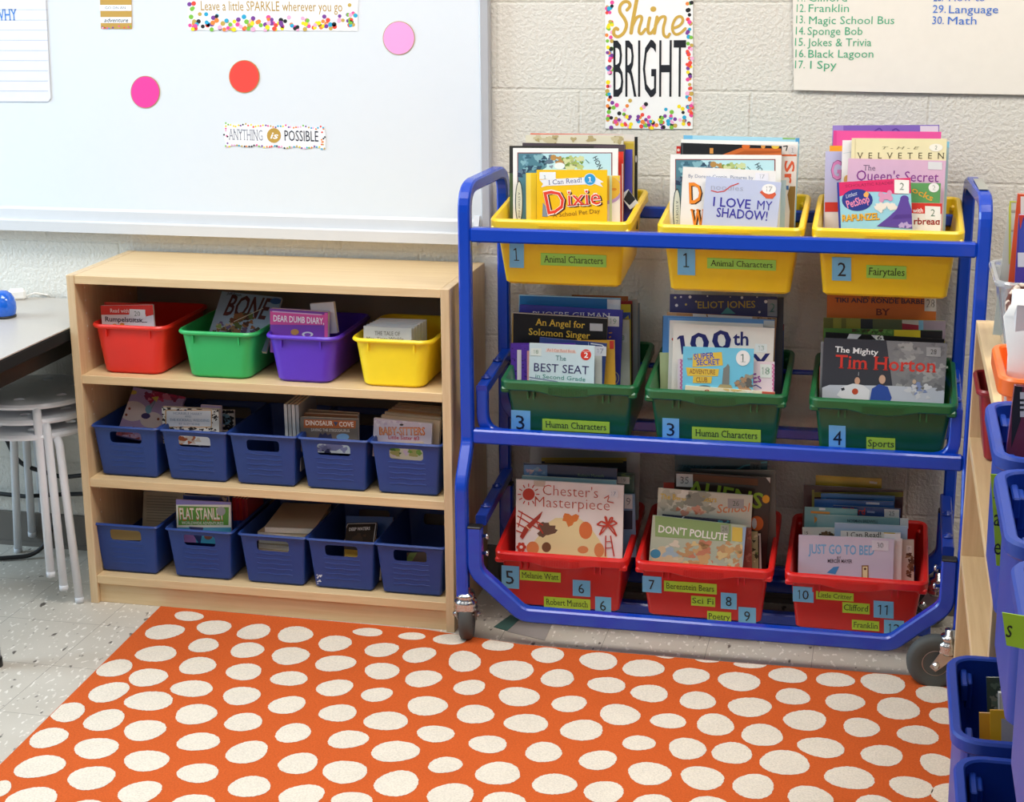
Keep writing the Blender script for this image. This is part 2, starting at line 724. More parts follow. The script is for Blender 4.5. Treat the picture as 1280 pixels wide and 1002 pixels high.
def sticker_parts(face, zm, stickers, parent):
    for d in stickers:                           # ('S', x0,y0,x1,y1, text, paper, ink, shape)
        _, x0, y0, x1, y1, s = d[:6]
        paper = d[6] if len(d) > 6 else 'eeeeee'
        col = d[7] if len(d) > 7 else '2f5f48'
        shape = d[8] if len(d) > 8 else 'r'
        mb = MB()
        U = lambda x, y: face.uv(*zm(x, y))
        if shape == 'c':
            pts = [U((x0 + x1) / 2 + (x1 - x0) / 2 * math.cos(t), (y0 + y1) / 2 + (y1 - y0) / 2 * math.sin(t)) for t in [2 * math.pi * i / 24 for i in range(24)]]
        else:
            dy = (x1 - x0) * 0.04
            pts = [U(x0, y0), U(x1, y0 + dy), U(x1, y1 + dy), U(x0, y1)]
        e = face.lift() + 0.0002
        face.poly(mb, pts, mat(paper, 0.55), e, clip=False)
        if s:
            hgt = (y1 - y0) * 0.52
            ww = min(len(s) * hgt * 0.62, (x1 - x0) * 0.7)
            cx, cy = (x0 + x1) / 2, (y0 + y1) / 2 + hgt / 2
            face.k += 4
            face.draw(mb, zm, [('T', s, cx - ww / 2, cy, cx + ww / 2, cy + ww * 0.03, hgt, col, '')])
        part('sticker', mb, parent, world=True)


# ------------------------------------------------------------------ books
TUBREG = []                                      # centre x, half widths at floor and rim, height, floor z


def book(name, label, zm, tl, tr, y, zb, col, decs=(), th=0.008, lean=6.5, y2=None, h=None, group=None, pages=None,
         hard=False, rough=0.35, spine=None, cat='book', covmat=None, yb=None):
    """front cover's top corners seen at tl/tr (close-up coordinates), standing at depth y, bottom edge at height zb"""
    A = P(*zm(*tl), 'y', y)
    B = P(*zm(*tr), 'y', y if y2 is None else y2)
    if yb is not None:
        lean = math.degrees(math.atan2(A.y - yb, A.z - zb))
    ex = (B - A).normalized()
    w = (B - A).length
    up = Vector((0, 0, 1))
    ev = (up - ex * up.dot(ex)).normalized()
    inn = ev.cross(ex) * -1                      # n = ex x ev faces the viewer
    n = ex.cross(ev)
    a = math.radians(lean)
    ev = (ev * math.cos(a) - n * math.sin(a)).normalized()
    n = ex.cross(ev).normalized()
    need_at = [(abs(((A + B) / 2).x - q[0]), q) for q in TUBREG if abs(q[4] - zb) < 0.06]
    if need_at:
        dist, q = min(need_at, key=lambda e: e[0])
        if dist < 0.13:
            need = max(abs(A.x - q[0]), abs(B.x - q[0])) + 0.004
            if need > q[1]:
                zb = max(zb, q[4] + min(0.62 if q[3] == 0.134 else 0.55, (need - q[1]) / (q[2] - q[1])) * q[3])
    if h is None:
        h = max(0.03, (A.z - zb) / max(0.2, ev.z))
    M = Matrix.Identity(4)
    base = A + ex * w / 2 - ev * h - n * th / 2
    for i, c in enumerate((ex, -n, ev)):
        for r in range(3):
            M[r][i] = c[r]
    M.translation = base
    t = thing(name, label, cat, M, group)
    cm = covmat or mat(col, rough, var=0.05, scale=25, coat=0.25)
    e = min(0.0022 if hard else 0.0007, th * 0.2)
    X, Z = w / 2, h
    mb = MB()
    mb.box(-X, X, -th / 2, -th / 2 + e, 0, Z, cm)
    mb.box(-X, X, th / 2 - e, th / 2, 0, Z, cm)
    mb.box(-X, -X + e, -th / 2 + e, th / 2 - e, 0, Z, mat(spine, rough, var=0.05) if spine else cm)
    f = Face(A, ex, ev, w, h)
    st = f.draw_into(mb, zm, decs, M) if decs else []
    part('cover', mb, t)
    ins = min(0.003 if hard else 0.0006, w * 0.1)
    pb = MB()
    pb.box(-X + e, X - ins, -th / 2 + e, th / 2 - e, ins, Z - ins, pages or PAGES)
    part('pages', pb, t)
    if st:
        sticker_parts(f, zm, st, t)
    return t


def _draw_into(self, mb, zm, decs, M):
    tmp = MB()
    st = self.draw(tmp, zm, decs)
    inv = M.inverted()
    for f, k in zip(tmp.f, tmp.m):
        mb.add([inv @ tmp.v[i] for i in f], [list(range(len(f)))], tmp.mats[k])
    return st


Face.draw_into = _draw_into


def lying_book(label, cx, cy, z, w, d, th, rz, col, group=None):
    M = Matrix.Translation((cx, cy, z)) @ Matrix.Rotation(math.radians(rz), 4, 'Z')
    t = thing('paperback_book', label, 'book', M, group)
    cm = mat(col, 0.35, coat=0.25)
    mb = MB()
    e = 0.0007
    mb.box(-w / 2, w / 2, -d / 2, d / 2, 0, e, cm)
    mb.box(-w / 2, w / 2, -d / 2, d / 2, th - e, th, cm)
    mb.box(-w / 2, -w / 2 + e, -d / 2, d / 2, e, th - e, cm)
    part('cover', mb, t)
    pb = MB()
    pb.box(-w / 2 + e, w / 2 - 0.001, -d / 2 + 0.001, d / 2 - 0.001, e, th - e, PAGES)
    part('pages', pb, t)
    return t


def spine_book(label, zm, px, y, zb, col, low=None, th=0.006, depth=0.12, group=None, split=0.5):
    """standing with its spine towards the room"""
    A = P(*zm(*px), 'y', y)
    h = A.z - zb
    t = thing('paperback_book', label, 'book', Matrix.Translation((A.x + th / 2, y + depth / 2, zb)), group)
    cm = mat(col, 0.35, coat=0.25)
    mb = MB()
    X, Y, e = th / 2, depth / 2, 0.0006
    mb.box(-X, -X + e, -Y, Y, 0, h, cm)
    mb.box(X - e, X, -Y, Y, 0, h, cm)
    mb.box(-X + e, X - e, -Y, -Y + e, 0, h, cm)
    if low:
        mb.box(-X - 0.0002, X + 0.0002, -Y - 0.0002, Y, 0, h * split, mat(low, 0.35, coat=0.25))
    part('cover', mb, t)
    pb = MB()
    pb.box(-X + e, X - e, -Y + e, Y - 0.001, 0.001, h - 0.001, PAGES)
    part('pages', pb, t)
    return t

# ================================================================== the room
mb = MB()
mb.box(-3.2, 3.2, 0, 0.12, 0, 2.75, wall_mat())
tag(part('wall_back', mb), kind='structure')
mb = MB()
mb.box(-3.2, 3.2, -5.6, 0.12, -0.1, 0, floor_mat())
tag(part('floor', mb), kind='structure')
mb = MB()
mb.box(-3.2, 3.2, -0.008, 0, 0, 0.098, mat('6f6962', 0.5))
mb.box(-3.2, 3.2, -0.012, 0, 0, 0.012, mat('6f6962', 0.5))
tag(part('baseboard_back', mb), kind='structure')

# ------------------------------------------------------------------ rug
RUGC, RUGW = rug_mat('c95c2a'), rug_mat('e0d5c5')
RZ = 0.008
rug_m = MB()
x0a, x0b = -0.388, -0.318
RUG = [(-0.388, -0.362), (0.30, -0.370), (0.55, -0.411), (1.05, -0.412), (1.45, -0.402), (1.62, -0.405), (1.66, -2.0), (-0.325, -2.0)]
rug_m.loft([[(x, y, 0.0005) for x, y in RUG[::-1]], [(x, y, RZ - 0.002) for x, y in RUG[::-1]],
            [((x - 0.6) * 0.998 + 0.6, (y + 1.2) * 0.998 - 1.2, RZ) for x, y in RUG[::-1]]][::1], RUGC)
if rug_m.v:
    pass
SPA = '''472,60,80,22 411,99,94,38 535,88,86,36 635,99,84,38 738,106,92,40 920,100,80,20 1030,110,72,18 1125,118,80,28
391,154,98,42 509,133,78,34 618,145,86,38 726,159,96,44 837,128,84,40 954,144,84,36 1048,157,80,40 1161,173,84,52
287,190,80,46 370,213,98,44 494,184,96,42 610,199,86,44 723,216,90,38 838,178,98,42 955,197,88,42 1058,216,90,44 1174,238,80,38
272,250,94,50 373,272,116,50 480,241,104,42 604,259,94,46 718,282,92,44 837,239,92,42 942,256,78,36 1068,284,104,48 1188,305,98,46
170,300,80,50 261,320,100,52 362,345,104,52 490,305,106,50 609,325,98,44 733,352,90,48 845,302,90,46 965,322,106,50 1089,354,96,42
122,364,92,50 241,390,110,52 366,421,114,52 496,374,102,48 618,400,104,56 746,428,102,52 870,368,96,48 988,398,116,56 1113,432,80,44
100,436,112,60 229,464,114,60 350,500,106,56 495,452,102,50 624,486,100,56 754,510,112,60 862,449,112,58 992,478,114,64 1127,508,120,60
80,518,120,64 0,492,50,44 210,548,110,60 480,530,106,52 620,560,100,56 880,524,104,52 1010,556,112,60 -60,540,110,60 350,580,110,62 750,590,110,62'''
SPB = '''45,132,76,32 169,157,82,40 297,172,92,46 408,190,100,46 460,158,56,14 567,168,66,16 676,181,84,18
80,195,108,52 194,215,86,44 317,232,92,42 424,253,90,46 527,210,90,44 648,223,106,48 770,208,92,40 888,219,92,38 1008,228,108,52
97,261,106,48 223,279,88,42 349,306,104,52 471,322,86,40 544,271,94,44 674,287,108,50 782,261,90,40 912,275,96,46 1045,291,110,54 1135,255,90,44
116,328,106,50 255,345,110,52 397,377,80,40 588,331,96,54 705,357,108,54 813,320,108,52 953,338,92,48 1095,357,98,50 1165,310,80,44
10,305,66,46 20,380,94,46 159,400,96,50 295,420,94,50 424,453,110,58 518,391,96,54 630,402,96,58 762,426,130,60 853,388,114,52 1005,408,106,52 1145,431,90,54
45,453,118,56 186,480,108,56 310,500,96,60 556,464,108,60 684,485,106,62 825,514,118,58 924,464,118,60 1078,487,106,54
60,528,110,60 434,530,96,54 570,536,100,56 990,538,110,60 1180,505,100,56 190,560,100,60 690,566,110,60 1100,566,110,60 310,580,100,60 850,600,110,60'''
rf = Face((RUG[0][0], RUG[0][1], RZ), (1, 0, 0), (0, 1, 0))
rug_c = [(x, y) for x, y in RUG]


def half_clip(poly, a, b):
    out = []
    sd = lambda p: (b[0] - a[0]) * (p[1] - a[1]) - (b[1] - a[1]) * (p[0] - a[0])
    for j in range(len(poly)):
        p, q = poly[j], poly[(j + 1) % len(poly)]
        dp, dq = sd(p), sd(q)
        if dp <= 0: out.append(p)
        if dp * dq < 0:
            t = dp / (dp - dq)
            out.append((p[0] + (q[0] - p[0]) * t, p[1] + (q[1] - p[1]) * t))
    return out


rr = random.Random(3)


def rug_spot(c, ax, ay, ang):
    pts = []
    ph = rr.uniform(0, 6)
    for i in range(72):
        t = 2 * math.pi * i / 72
        q = 1 + 0.05 * math.sin(2 * t + ph) + 0.03 * math.sin(3 * t + 2 * ph) + rr.uniform(-0.02, 0.02)
        px, py = ax * q * math.cos(t), ay * q * math.sin(t)
        pts.append((c[0] + px * math.cos(ang) - py * math.sin(ang), c[1] + px * math.sin(ang) + py * math.cos(ang)))
    top = [(p, q) for p, q in zip(RUG[:5], RUG[1:6])]
    seg = next((e for e in top if e[0][0] <= c[0] <= e[1][0]), top[0])
    hull = [(seg[0][0] + 0.0, seg[0][1] - 0.004), (seg[1][0], seg[1][1] - 0.004)]
    for e0, e1 in ((hull[0], hull[1]), ((RUG[-1][0] + 0.004, RUG[-1][1]), (RUG[0][0] + 0.004, RUG[0][1])), ((1.615, -0.4), (1.65, -2.0))):
        pts = half_clip(pts, e0, e1)
    if len(pts) > 2:
        rug_m.add([(x, y, RZ + 0.0006) for x, y in pts], [list(range(len(pts)))[::-1] if sum(pts[i][0] * pts[(i + 1) % len(pts)][1] - pts[(i + 1) % len(pts)][0] * pts[i][1] for i in range(len(pts))) < 0 else list(range(len(pts)))], RUGW)


done = []
for zm, txt in ((Zm(0, 740, 2), SPA), (Zm(600, 740, 2), SPB)):
    for s in txt.split():
        a, b, w, h = map(float, s.split(','))
        c = P(*zm(a, b), 'z', RZ)
        if any((c - q).length < 0.045 for q in done):
            continue
        done.append(c)
        l, r = P(*zm(a - w / 2, b), 'z', RZ), P(*zm(a + w / 2, b), 'z', RZ)
        u, d = P(*zm(a, b - h / 2), 'z', RZ), P(*zm(a, b + h / 2), 'z', RZ)
        rug_spot(c, (r - l).length / 2, (u - d).length / 2 * 0.97, rr.uniform(-0.25, 0.25))
for i in range(14):                              # the part of the rug nearer than the photograph
    for j in range(6):
        x, y = -0.22 + i * 0.145 + rr.uniform(-.01, .01), -1.36 - j * 0.115 + (i % 2) * 0.05
        c = Vector((x, y, RZ))
        if not any((c - q).length < 0.125 for q in done):
            done.append(c)
            rug_spot(c, 0.044, 0.047, 0)
tag(part('area_rug', rug_m), 'orange area rug with irregular off-white spots lying before the shelf and cart', 'rug')

# ------------------------------------------------------------------ papers under the cart
def sheet(name, label, pts, col, z=0.0015, cat='paper'):
    m_ = MB()
    w = [P(x, y, 'z', z) for x, y in pts]
    m_.loft([[(p.x, p.y, 0.0003) for p in w], [(p.x, p.y, z) for p in w]], mat(col, 0.4))
    return tag(part(name, m_), label, cat)


sheet('booklet', 'dark teal booklet lying on the floor under the cart by its left caster', [(617, 783), (638, 768), (652, 771), (634, 788)][::-1], '45665f')
sheet('paper_sheet', 'pale grey sheet lying on the floor under the left end of the cart', [(634, 789), (658, 766), (694, 771), (681, 800)][::-1], '9a9490', 0.001)

# ------------------------------------------------------------------ whiteboard
YB = -0.022
wb = thing('whiteboard', 'large white marker board with aluminium frame and tray on block wall', 'whiteboard', Matrix.Translation((-1.0, 0, 0.9)))
mb = MB(); mb.box(-2.4, 0.375, YB, -0.004, 0.93, 2.15, mat('e3e8ed', 0.3, var=0.01)); part('board_panel', mb, wb, world=True)
AL = mat('c3c4c8', 0.4, metal=0.25, var=0.03)
mb = MB()
mb.box(0.370, 0.394, -0.028, 0, 0.93, 2.17, AL, 0.003)
mb.box(-2.42, 0.394, -0.028, 0, 2.15, 2.175, AL, 0.003)
mb.box(-2.42, -2.396, -0.028, 0, 0.93, 2.17, AL, 0.003)
part('frame', mb, wb, world=True)
mb = MB()
TR = mat('dcdcdd', 0.35, metal=0.1, var=0.02)
prof = [(0, 0.905), (-0.052, 0.893), (-0.056, 0.893), (-0.056, 0.919), (-0.053, 0.922), (-0.047, 0.922), (-0.044, 0.916), (-0.03, 0.916), (-0.028, 0.945), (-0.022, 0.952), (0, 0.952)]
mb.loft([[(x, y, z) for y, z in prof] for x in (-2.42, 0.352)], TR)
part('tray', mb, wb, world=True)
mb = MB()
mb.loft([[(x, y, z) for y, z in [(0, 0.9), (-0.05, 0.889), (-0.06, 0.9), (-0.06, 0.922), (-0.04, 0.93), (-0.026, 0.96), (0, 0.96)]] for x in (0.352, 0.366)], AL)
part('end_cap', mb, wb, world=True)


def flat_item(name, label, cat, pts, y, th, col, zm=PX, decs=(), group=None, rough=0.55, tilt=0.0, ink_y=None):
    """thin sheet hung on a vertical plane; outline in picture coordinates"""
    A = P(*zm(*pts[0]), 'y', y)
    f = Face(A, (1, 0, 0), (0, 0, 1))
    W = [A + f.ex * u + f.ev * v for u, v in [f.uv(*zm(*q)) for q in pts]]
    c = sum(W, Vector()) / len(W)
    m_ = MB()
    m_.loft([[p + Vector((0, th, 0)) for p in W], W], mat(col, rough, var=0.03))
    for q in m_.f[:]:
        pass
    f.draw_into(m_, zm, decs, Matrix())
    return tag(part(name, m_), label, cat, group)


CONF = ['7fc242', 'e94f9b', 'f6b2d5', '2aa9d2', 'f7e11e', '7b3f98', '222226', 'c8a951', 'ee4b3c', 'f08a3c']


def confetti(seed, rects, n, r0):
    r = random.Random(seed)
    out = []
    for x0, y0, x1, y1, k in rects:
        for i in range(k):
            s = r0 * r.uniform(0.85, 1.15)
            out.append((r.uniform(x0, x1), r.uniform(y0, y1), s, r.choice(CONF)))
    return [('F', out)]


ZL = Zm(210, 0, 4)
flat_item('banner_sign', 'wide white confetti sign with gold slogan at top of the whiteboard', 'sign',
          [(95, -260), (101, 150), (947, 155), (955, -260)], YB - 0.0016, 0.0012, 'f7f7f5', ZL,
          confetti(5, [(108, 100, 945, 148, 110), (110, 70, 945, 100, 16), (890, 20, 940, 100, 8), (102, 0, 130, 90, 5)], 0, 10.5) +
          [('T', 'Leave a little SPARKLE wherever you go', 165, 52, 872, 58, 48, 'b8923c')], )
ZA = Zm(100, 0, 3.556)
flat_item('small_sign', 'small gold and white striped sign on whiteboard beside the banner', 'sign',
          [(85, -120), (93, 128), (231, 129), (227, -120)], YB - 0.0016, 0.0012, 'c49a45', ZA,
          [('R', 86, 22, 229, 48, 'f6f6f6'), ('T', 'GO ON AN', 112, 40, 203, 40, 11, '555560'), ('R', 91, 76, 229, 102, 'f6f6f6'),
           ('T', 'adventure', 108, 98, 215, 98, 17, '222226', 'ib')] + confetti(8, [(96, 116, 229, 126, 12)], 0, 4) +
          [('R', 86, -60, 228, -30, 'f6f6f6')])
ZD = ZA


def circle_sign(label, cx, cy, rx, ry, col):
    n = 40
    pts = [(cx + rx * math.cos(-t + math.pi), cy + ry * math.sin(-t + math.pi)) for t in [2 * math.pi * i / n for i in range(n)]]
    ins = [(cx + (rx - 2.6) * math.cos(t), cy + (ry - 2.6) * math.sin(t)) for t in [2 * math.pi * i / n for i in range(n)]]
    flat_item('round_cutout', label, 'cutout', pts, YB - 0.0016, 0.0012, 'c09a50', ZA, [('P', ins, col)], 'round card dots on the whiteboard')


circle_sign('hot pink round card dot with gold rim low on whiteboard', 290, 409, 65, 72, 'f03f9e')
circle_sign('coral red round card dot with gold rim on whiteboard', 730, 340, 68, 73, 'f5493f')
circle_sign('pale pink round card dot with gold rim near whiteboard right edge', (498.5 - 100) * 3.556, 47.5 * 3.556, 71, 75, 'f2a6dd')
pl = []
for t in range(40):
    u = t / 39
    pl.append((645 + 440 * u, 545 + 16 * u + 9 * math.sin(u * math.pi * 5) ** 2))
pr_ = [(1090 - 440 * i / 39, 664 - 12 * i / 39 - 9 * math.sin(i / 39 * math.pi * 5) ** 2) for i in range(40)]
tot = [(638, 600)] + pl + [(1092, 610)] + pr_
rg = random.Random(4)
dots = [(x * 0.985 + 13 + rg.uniform(-2, 2), y * 0.94 + 37 + rg.uniform(-3, 3), 4, rg.choice(CONF)) for x, y in tot[::1]]
dots += [(x, rg.uniform(560, 650), 4, rg.choice(CONF)) for x in (648, 652, 656, 648, 1074, 1080, 1076, 1082) for _ in range(2)]
flat_item('name_plate', 'small white wavy-edged card with confetti border on lower whiteboard', 'sign', tot[::-1], YB - 0.0016, 0.0012, 'f3f5f8', ZA,
          [('F', dots)] + [('T', 'ANYTHING', 662, 620, 812, 625, 47, '77788a', 'ls'), ('C', 862, 602, 31, 33, 'c29b45'), ('T', 'is', 846, 615, 882, 617, 28, 'ffffff', 'ib'),
                  ('T', 'POSSIBLE', 910, 625, 1060, 629, 46, '23263a')])
ZW = Zm(0, 0, 7.157)
lines = [('L', [(-900, y), (430, y + 2)], 3.5, 'b4bad2') for y in (85, 178, 268, 358, 450, 540, 632, 722, 812)]
flat_item('chart_paper', 'white lined chart paper with blue heading on whiteboard left edge', 'paper',
          [(-1200, -300), (-1200, 905), (430, 908), (452, 880), (392, -300)], YB - 0.003, 0.0012, 'e8e8ef', ZW,
          lines + [('T', 'WHY', -50, 182, 155, 182, 100, '2f7fd6', 's')])
# wall sign
ZS = Zm(740, 0, 5.894)
flat_item('poster', 'tall white confetti poster with gold and black lettering on block wall', 'poster',
          [(95, -900), (98, 946), (742, 950), (746, -900)], -0.003, 0.0015, 'f5f5f3', ZS,
          confetti(11, [(108, 0, 150, 860, 62), (700, 0, 738, 860, 62), (110, 850, 735, 940, 70), (150, 740, 700, 850, 16)], 0, 14) +
          [('K', q, w, 'cfa94a') for q, w in (
              ([(258, 74), (280, 42), (268, 16), (235, 14), (207, 45), (207, 90), (240, 140), (254, 185), (235, 240), (195, 270), (165, 258), (160, 228), (176, 208), (190, 216)], 24),
              ([(335, -30), (318, 60), (300, 160), (288, 242)], 27), ([(296, 195), (328, 132), (360, 120), (366, 145), (350, 200), (347, 238), (366, 248), (394, 215)], 22),
              ([(425, 132), (413, 195), (416, 240), (438, 242), (464, 206)], 23), ([(450, 67), (454, 67)], 40), ([(480, 126), (468, 190), (460, 244)], 24),
              ([(466, 192), (500, 134), (534, 122), (540, 146), (526, 205), (530, 258), (556, 272), (572, 250)], 21),
              ([(600, 208), (648, 186), (670, 150), (655, 122), (622, 130), (597, 175), (594, 222), (615, 252), (650, 244), (688, 210)], 20))] + [('T', 'BRIGHT', 158, 712, 690, 712, 415, '1c2028', '')])
ZP = Zm(970, 0, 4.129)
G_ = '4fae83'
chart = [('T', s, x0, y, x1, y, 40, c, '') for s, x0, y, x1, c in (
    ('11.', 112, 8, 150, G_), ('Clifford', 168, 8, 366, G_), ('12.', 106, 62, 152, G_), ('Franklin', 168, 62, 376, G_), ('13.', 104, 120, 150, G_),
    ('Magic School Bus', 170, 124, 610, G_), ('14.', 102, 178, 150, G_), ('Sponge Bob', 162, 180, 446, G_), ('15.', 98, 236, 150, G_),
    ('Jokes & Trivia', 162, 238, 492, G_), ('16.', 100, 295, 152, G_), ('Black Lagoon', 166, 297, 502, G_), ('17.', 98, 352, 148, G_), ('I Spy', 176, 354, 312, G_),
    ('28.', 812, 6, 862, '3f76d0'), ('How to', 892, 6, 1078, '3f76d0'), ('29.', 808, 66, 876, '3f76d0'), ('Language', 892, 68, 1146, '3f76d0'),
    ('30.', 806, 124, 866, '3f76d0'), ('Math', 886, 126, 1034, '3f76d0'))]
flat_item('chart_paper', 'large cream chart paper with handwritten numbered list in green and blue', 'paper',
          [(80, -700), (92, 464), (500, 474), (900, 482), (1700, 496), (1700, -700)], -0.009, 0.0012, 'efe9de', ZP, chart)


# ------------------------------------------------------------------ bookcases
def bookcase(label, M):
    """origin at left front corner on the floor: x along the front, y into the depth"""
    W, D, H, T = 0.952, 0.347, 0.843, 0.021
    t = thing('bookcase', label, 'bookcase', M)
    for x in (0, W - T):
        mb = MB()
        mb.box(x, x + T, 0, D, 0, H, WOOD_Z, 0.0012)
        for z in [0.10 + i * 0.032 for i in range(23)]:
            if any(abs(z - q) < 0.03 for q in (0.3313, 0.5958)):
                continue
            for y in (0.05, D - 0.05):
                xx = x + T + 0.0004 if x == 0 else x - 0.0004
                s = 1 if x == 0 else -1
                mb.add([(xx, y + 0.0028 * math.cos(a) * s, z + 0.0028 * math.sin(a)) for a in [2 * math.pi * i / 10 for i in range(10)]], [list(range(10))], mat('e8e2d6' if M.translation.x < 1 else '3a2f26', 0.6))
        part('side_panel', mb, t)
    mb = MB(); mb.box(T, W - T, 0.001, D, H - T, H - 0.0005, WOOD_X, 0.001); part('top', mb, t)
    for z in (0.5958, 0.3313, 0.0751):
        mb = MB(); mb.box(T, W - T, 0.0015, D - 0.008, z - 0.0215, z, WOOD_X, 0.001); part('shelf', mb, t)
    mb = MB(); mb.box(T, W - T, 0.012, 0.03, 0, 0.0536, WOOD_X, 0.001); part('kick_board', mb, t)
    mb = MB(); mb.box(T, W - T, D - 0.008, D, 0, H - T, mat('8f857c', 0.6)); part('back_panel', mb, t)
    return t


XS0, YF = -0.578, -0.360
bookcase('low birch bookcase of three shelves filled with tubs under the whiteboard', Matrix.Translation((XS0, YF, 0)))
bookcase('birch bookcase seen end-on at right edge beside the blue cart',
         Matrix.Translation((1.532, -0.466, 0)) @ Matrix.Rotation(math.radians(-90), 4, 'Z'))

# ------------------------------------------------------------------ the blue book cart
cart = thing('book_cart', 'blue steel book cart on casters holding nine tubs against the block wall', 'cart', Matrix.Translation((0.975, -0.2, 0)))
TW = 0.028
for side in (-1, 1):
    xf = 0.410 if side < 0 else 1.544
    xr = 0.434 if side < 0 else 1.520
    mb = MB()
    yl, yu, yr = -0.412, -0.346, -0.060
    pts = corner_path([(xf, yl, 0.118), (xf, yl, 0.395), (xf, yu, 0.48), (xf, yu, 1.074), (xr, yr, 1.080), (xr, yr, 0.10)], [0.05, 0.05, 0.055, 0.055], 7)
    mb.sweep(pts, (1, 0, 0), TW, TW, BLUE, 0.004)
    fr = part('end_frame', mb, cart, world=True)
    if side > 0:
        mb = MB()
        q = [(xf - 0.004 + dx, y, 1.0745 + (y + 0.346) * 0.021 + 0.0152) for dx, y in ((-0.011, -0.30), (0.009, -0.30), (0.003, -0.15), (-0.017, -0.15))]
        mb.loft([q, [Vector(p) + Vector((0, 0, 0.001)) for p in q]], mat('a3a49c', 0.4))
        part('plate', mb, cart, 'grey printed plate on the top rail', world=True)


def rail(name, x0, x1, y0, y1, z0, z1):
    mb = MB()
    mb.box(x0, x1, y0, y1, z0, z1, BLUE, 0.004)
    return part(name, mb, cart, world=True)


rail('front_rail', 0.424, 1.530, -0.360, -0.334, 0.953, 0.986)
rail('front_rail', 0.424, 1.530, -0.360, -0.334, 0.479, 0.513)
rail('back_rail', 0.446, 1.508, -0.066, -0.044, 0.972, 1.000)
rail('back_rail', 0.446, 1.508, -0.060, -0.048, 0.605, 0.617)
rail('back_rail', 0.446, 1.508, -0.066, -0.044, 0.085, 0.113)
rail('bottom_rail', 0.47, 1.49, -0.23, -0.20, 0.030, 0.058)
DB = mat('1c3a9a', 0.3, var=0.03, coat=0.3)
for side in (-1, 1):
    xs = 0.440 if side < 0 else 1.512
    # side rails of the middle and bottom trays, with their bolts
    for z0, z1, yf in ((0.600, 0.628, -0.330), (0.288, 0.318, -0.350)):
        mb = MB()
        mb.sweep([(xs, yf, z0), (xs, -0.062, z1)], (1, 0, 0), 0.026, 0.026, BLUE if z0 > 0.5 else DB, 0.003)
        sr = part('side_rail', mb, cart, world=True)
        for yb in (yf + 0.05, yf + 0.17):
            mb = MB()
            zz = z0 + (z1 - z0) * (yb - yf) / (-0.062 - yf) + 0.013
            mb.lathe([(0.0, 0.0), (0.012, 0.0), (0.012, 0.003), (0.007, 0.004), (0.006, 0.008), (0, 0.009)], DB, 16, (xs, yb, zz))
            part('bolt', mb, sr, world=True)
x0, x1 = 0.440, 1.512
for y, zt, zb_, nm in ((-0.318, 0.60, 0.492, 'front'), (-0.085, 0.61, 0.468, 'back')):
    mb = MB()
    mb.sweep(corner_path([(x0, y, zt), (x0, y, zb_), (x1, y, zb_), (x1, y, zt)], 0.085, 8), (0, 1, 0), 0.026, 0.026, BLUE, 0.003)
    part('tray_hoop', mb, cart, world=True)
# the big bottom hoop with slanted corners
hx0, hx1, hy = 0.441, 1.513, -0.412
for y, zb_ in ((hy, 0.086), (-0.08, 0.075)):
    mb = MB()
    path = corner_path([(hx0, y, 0.292), (hx0, y, 0.185), (0.555, y, zb_), (1.398, y, zb_), (hx1, y, 0.185), (hx1, y, 0.292)], 0.05, 6)
    mb.sweep(path, (0, 1, 0), 0.028, 0.034, BLUE, 0.004)
    hp = part('bottom_hoop', mb, cart, world=True)
    for x in (hx0, hx1):
        mb = MB()
        mb.box(x - 0.0165, x + 0.0165, y - 0.0145, y + 0.0145, 0.291, 0.297, BLACK, 0.002)
        part('cap', mb, hp, 'black plastic cap', world=True)
        if y == hy:
            for z in (0.23, 0.272):
                s = 1 if x < 1 else -1
                mb = MB()
                mb.lathe([(0.004, 0.015 * s), (0.004, 0.026 * s), (0.007, 0.026 * s), (0.007, 0.031 * s), (0, 0.032 * s)], CHROME, 12, (x, y, z), 'x')
                part('bolt', mb, hp, 'chrome bolt', world=True)


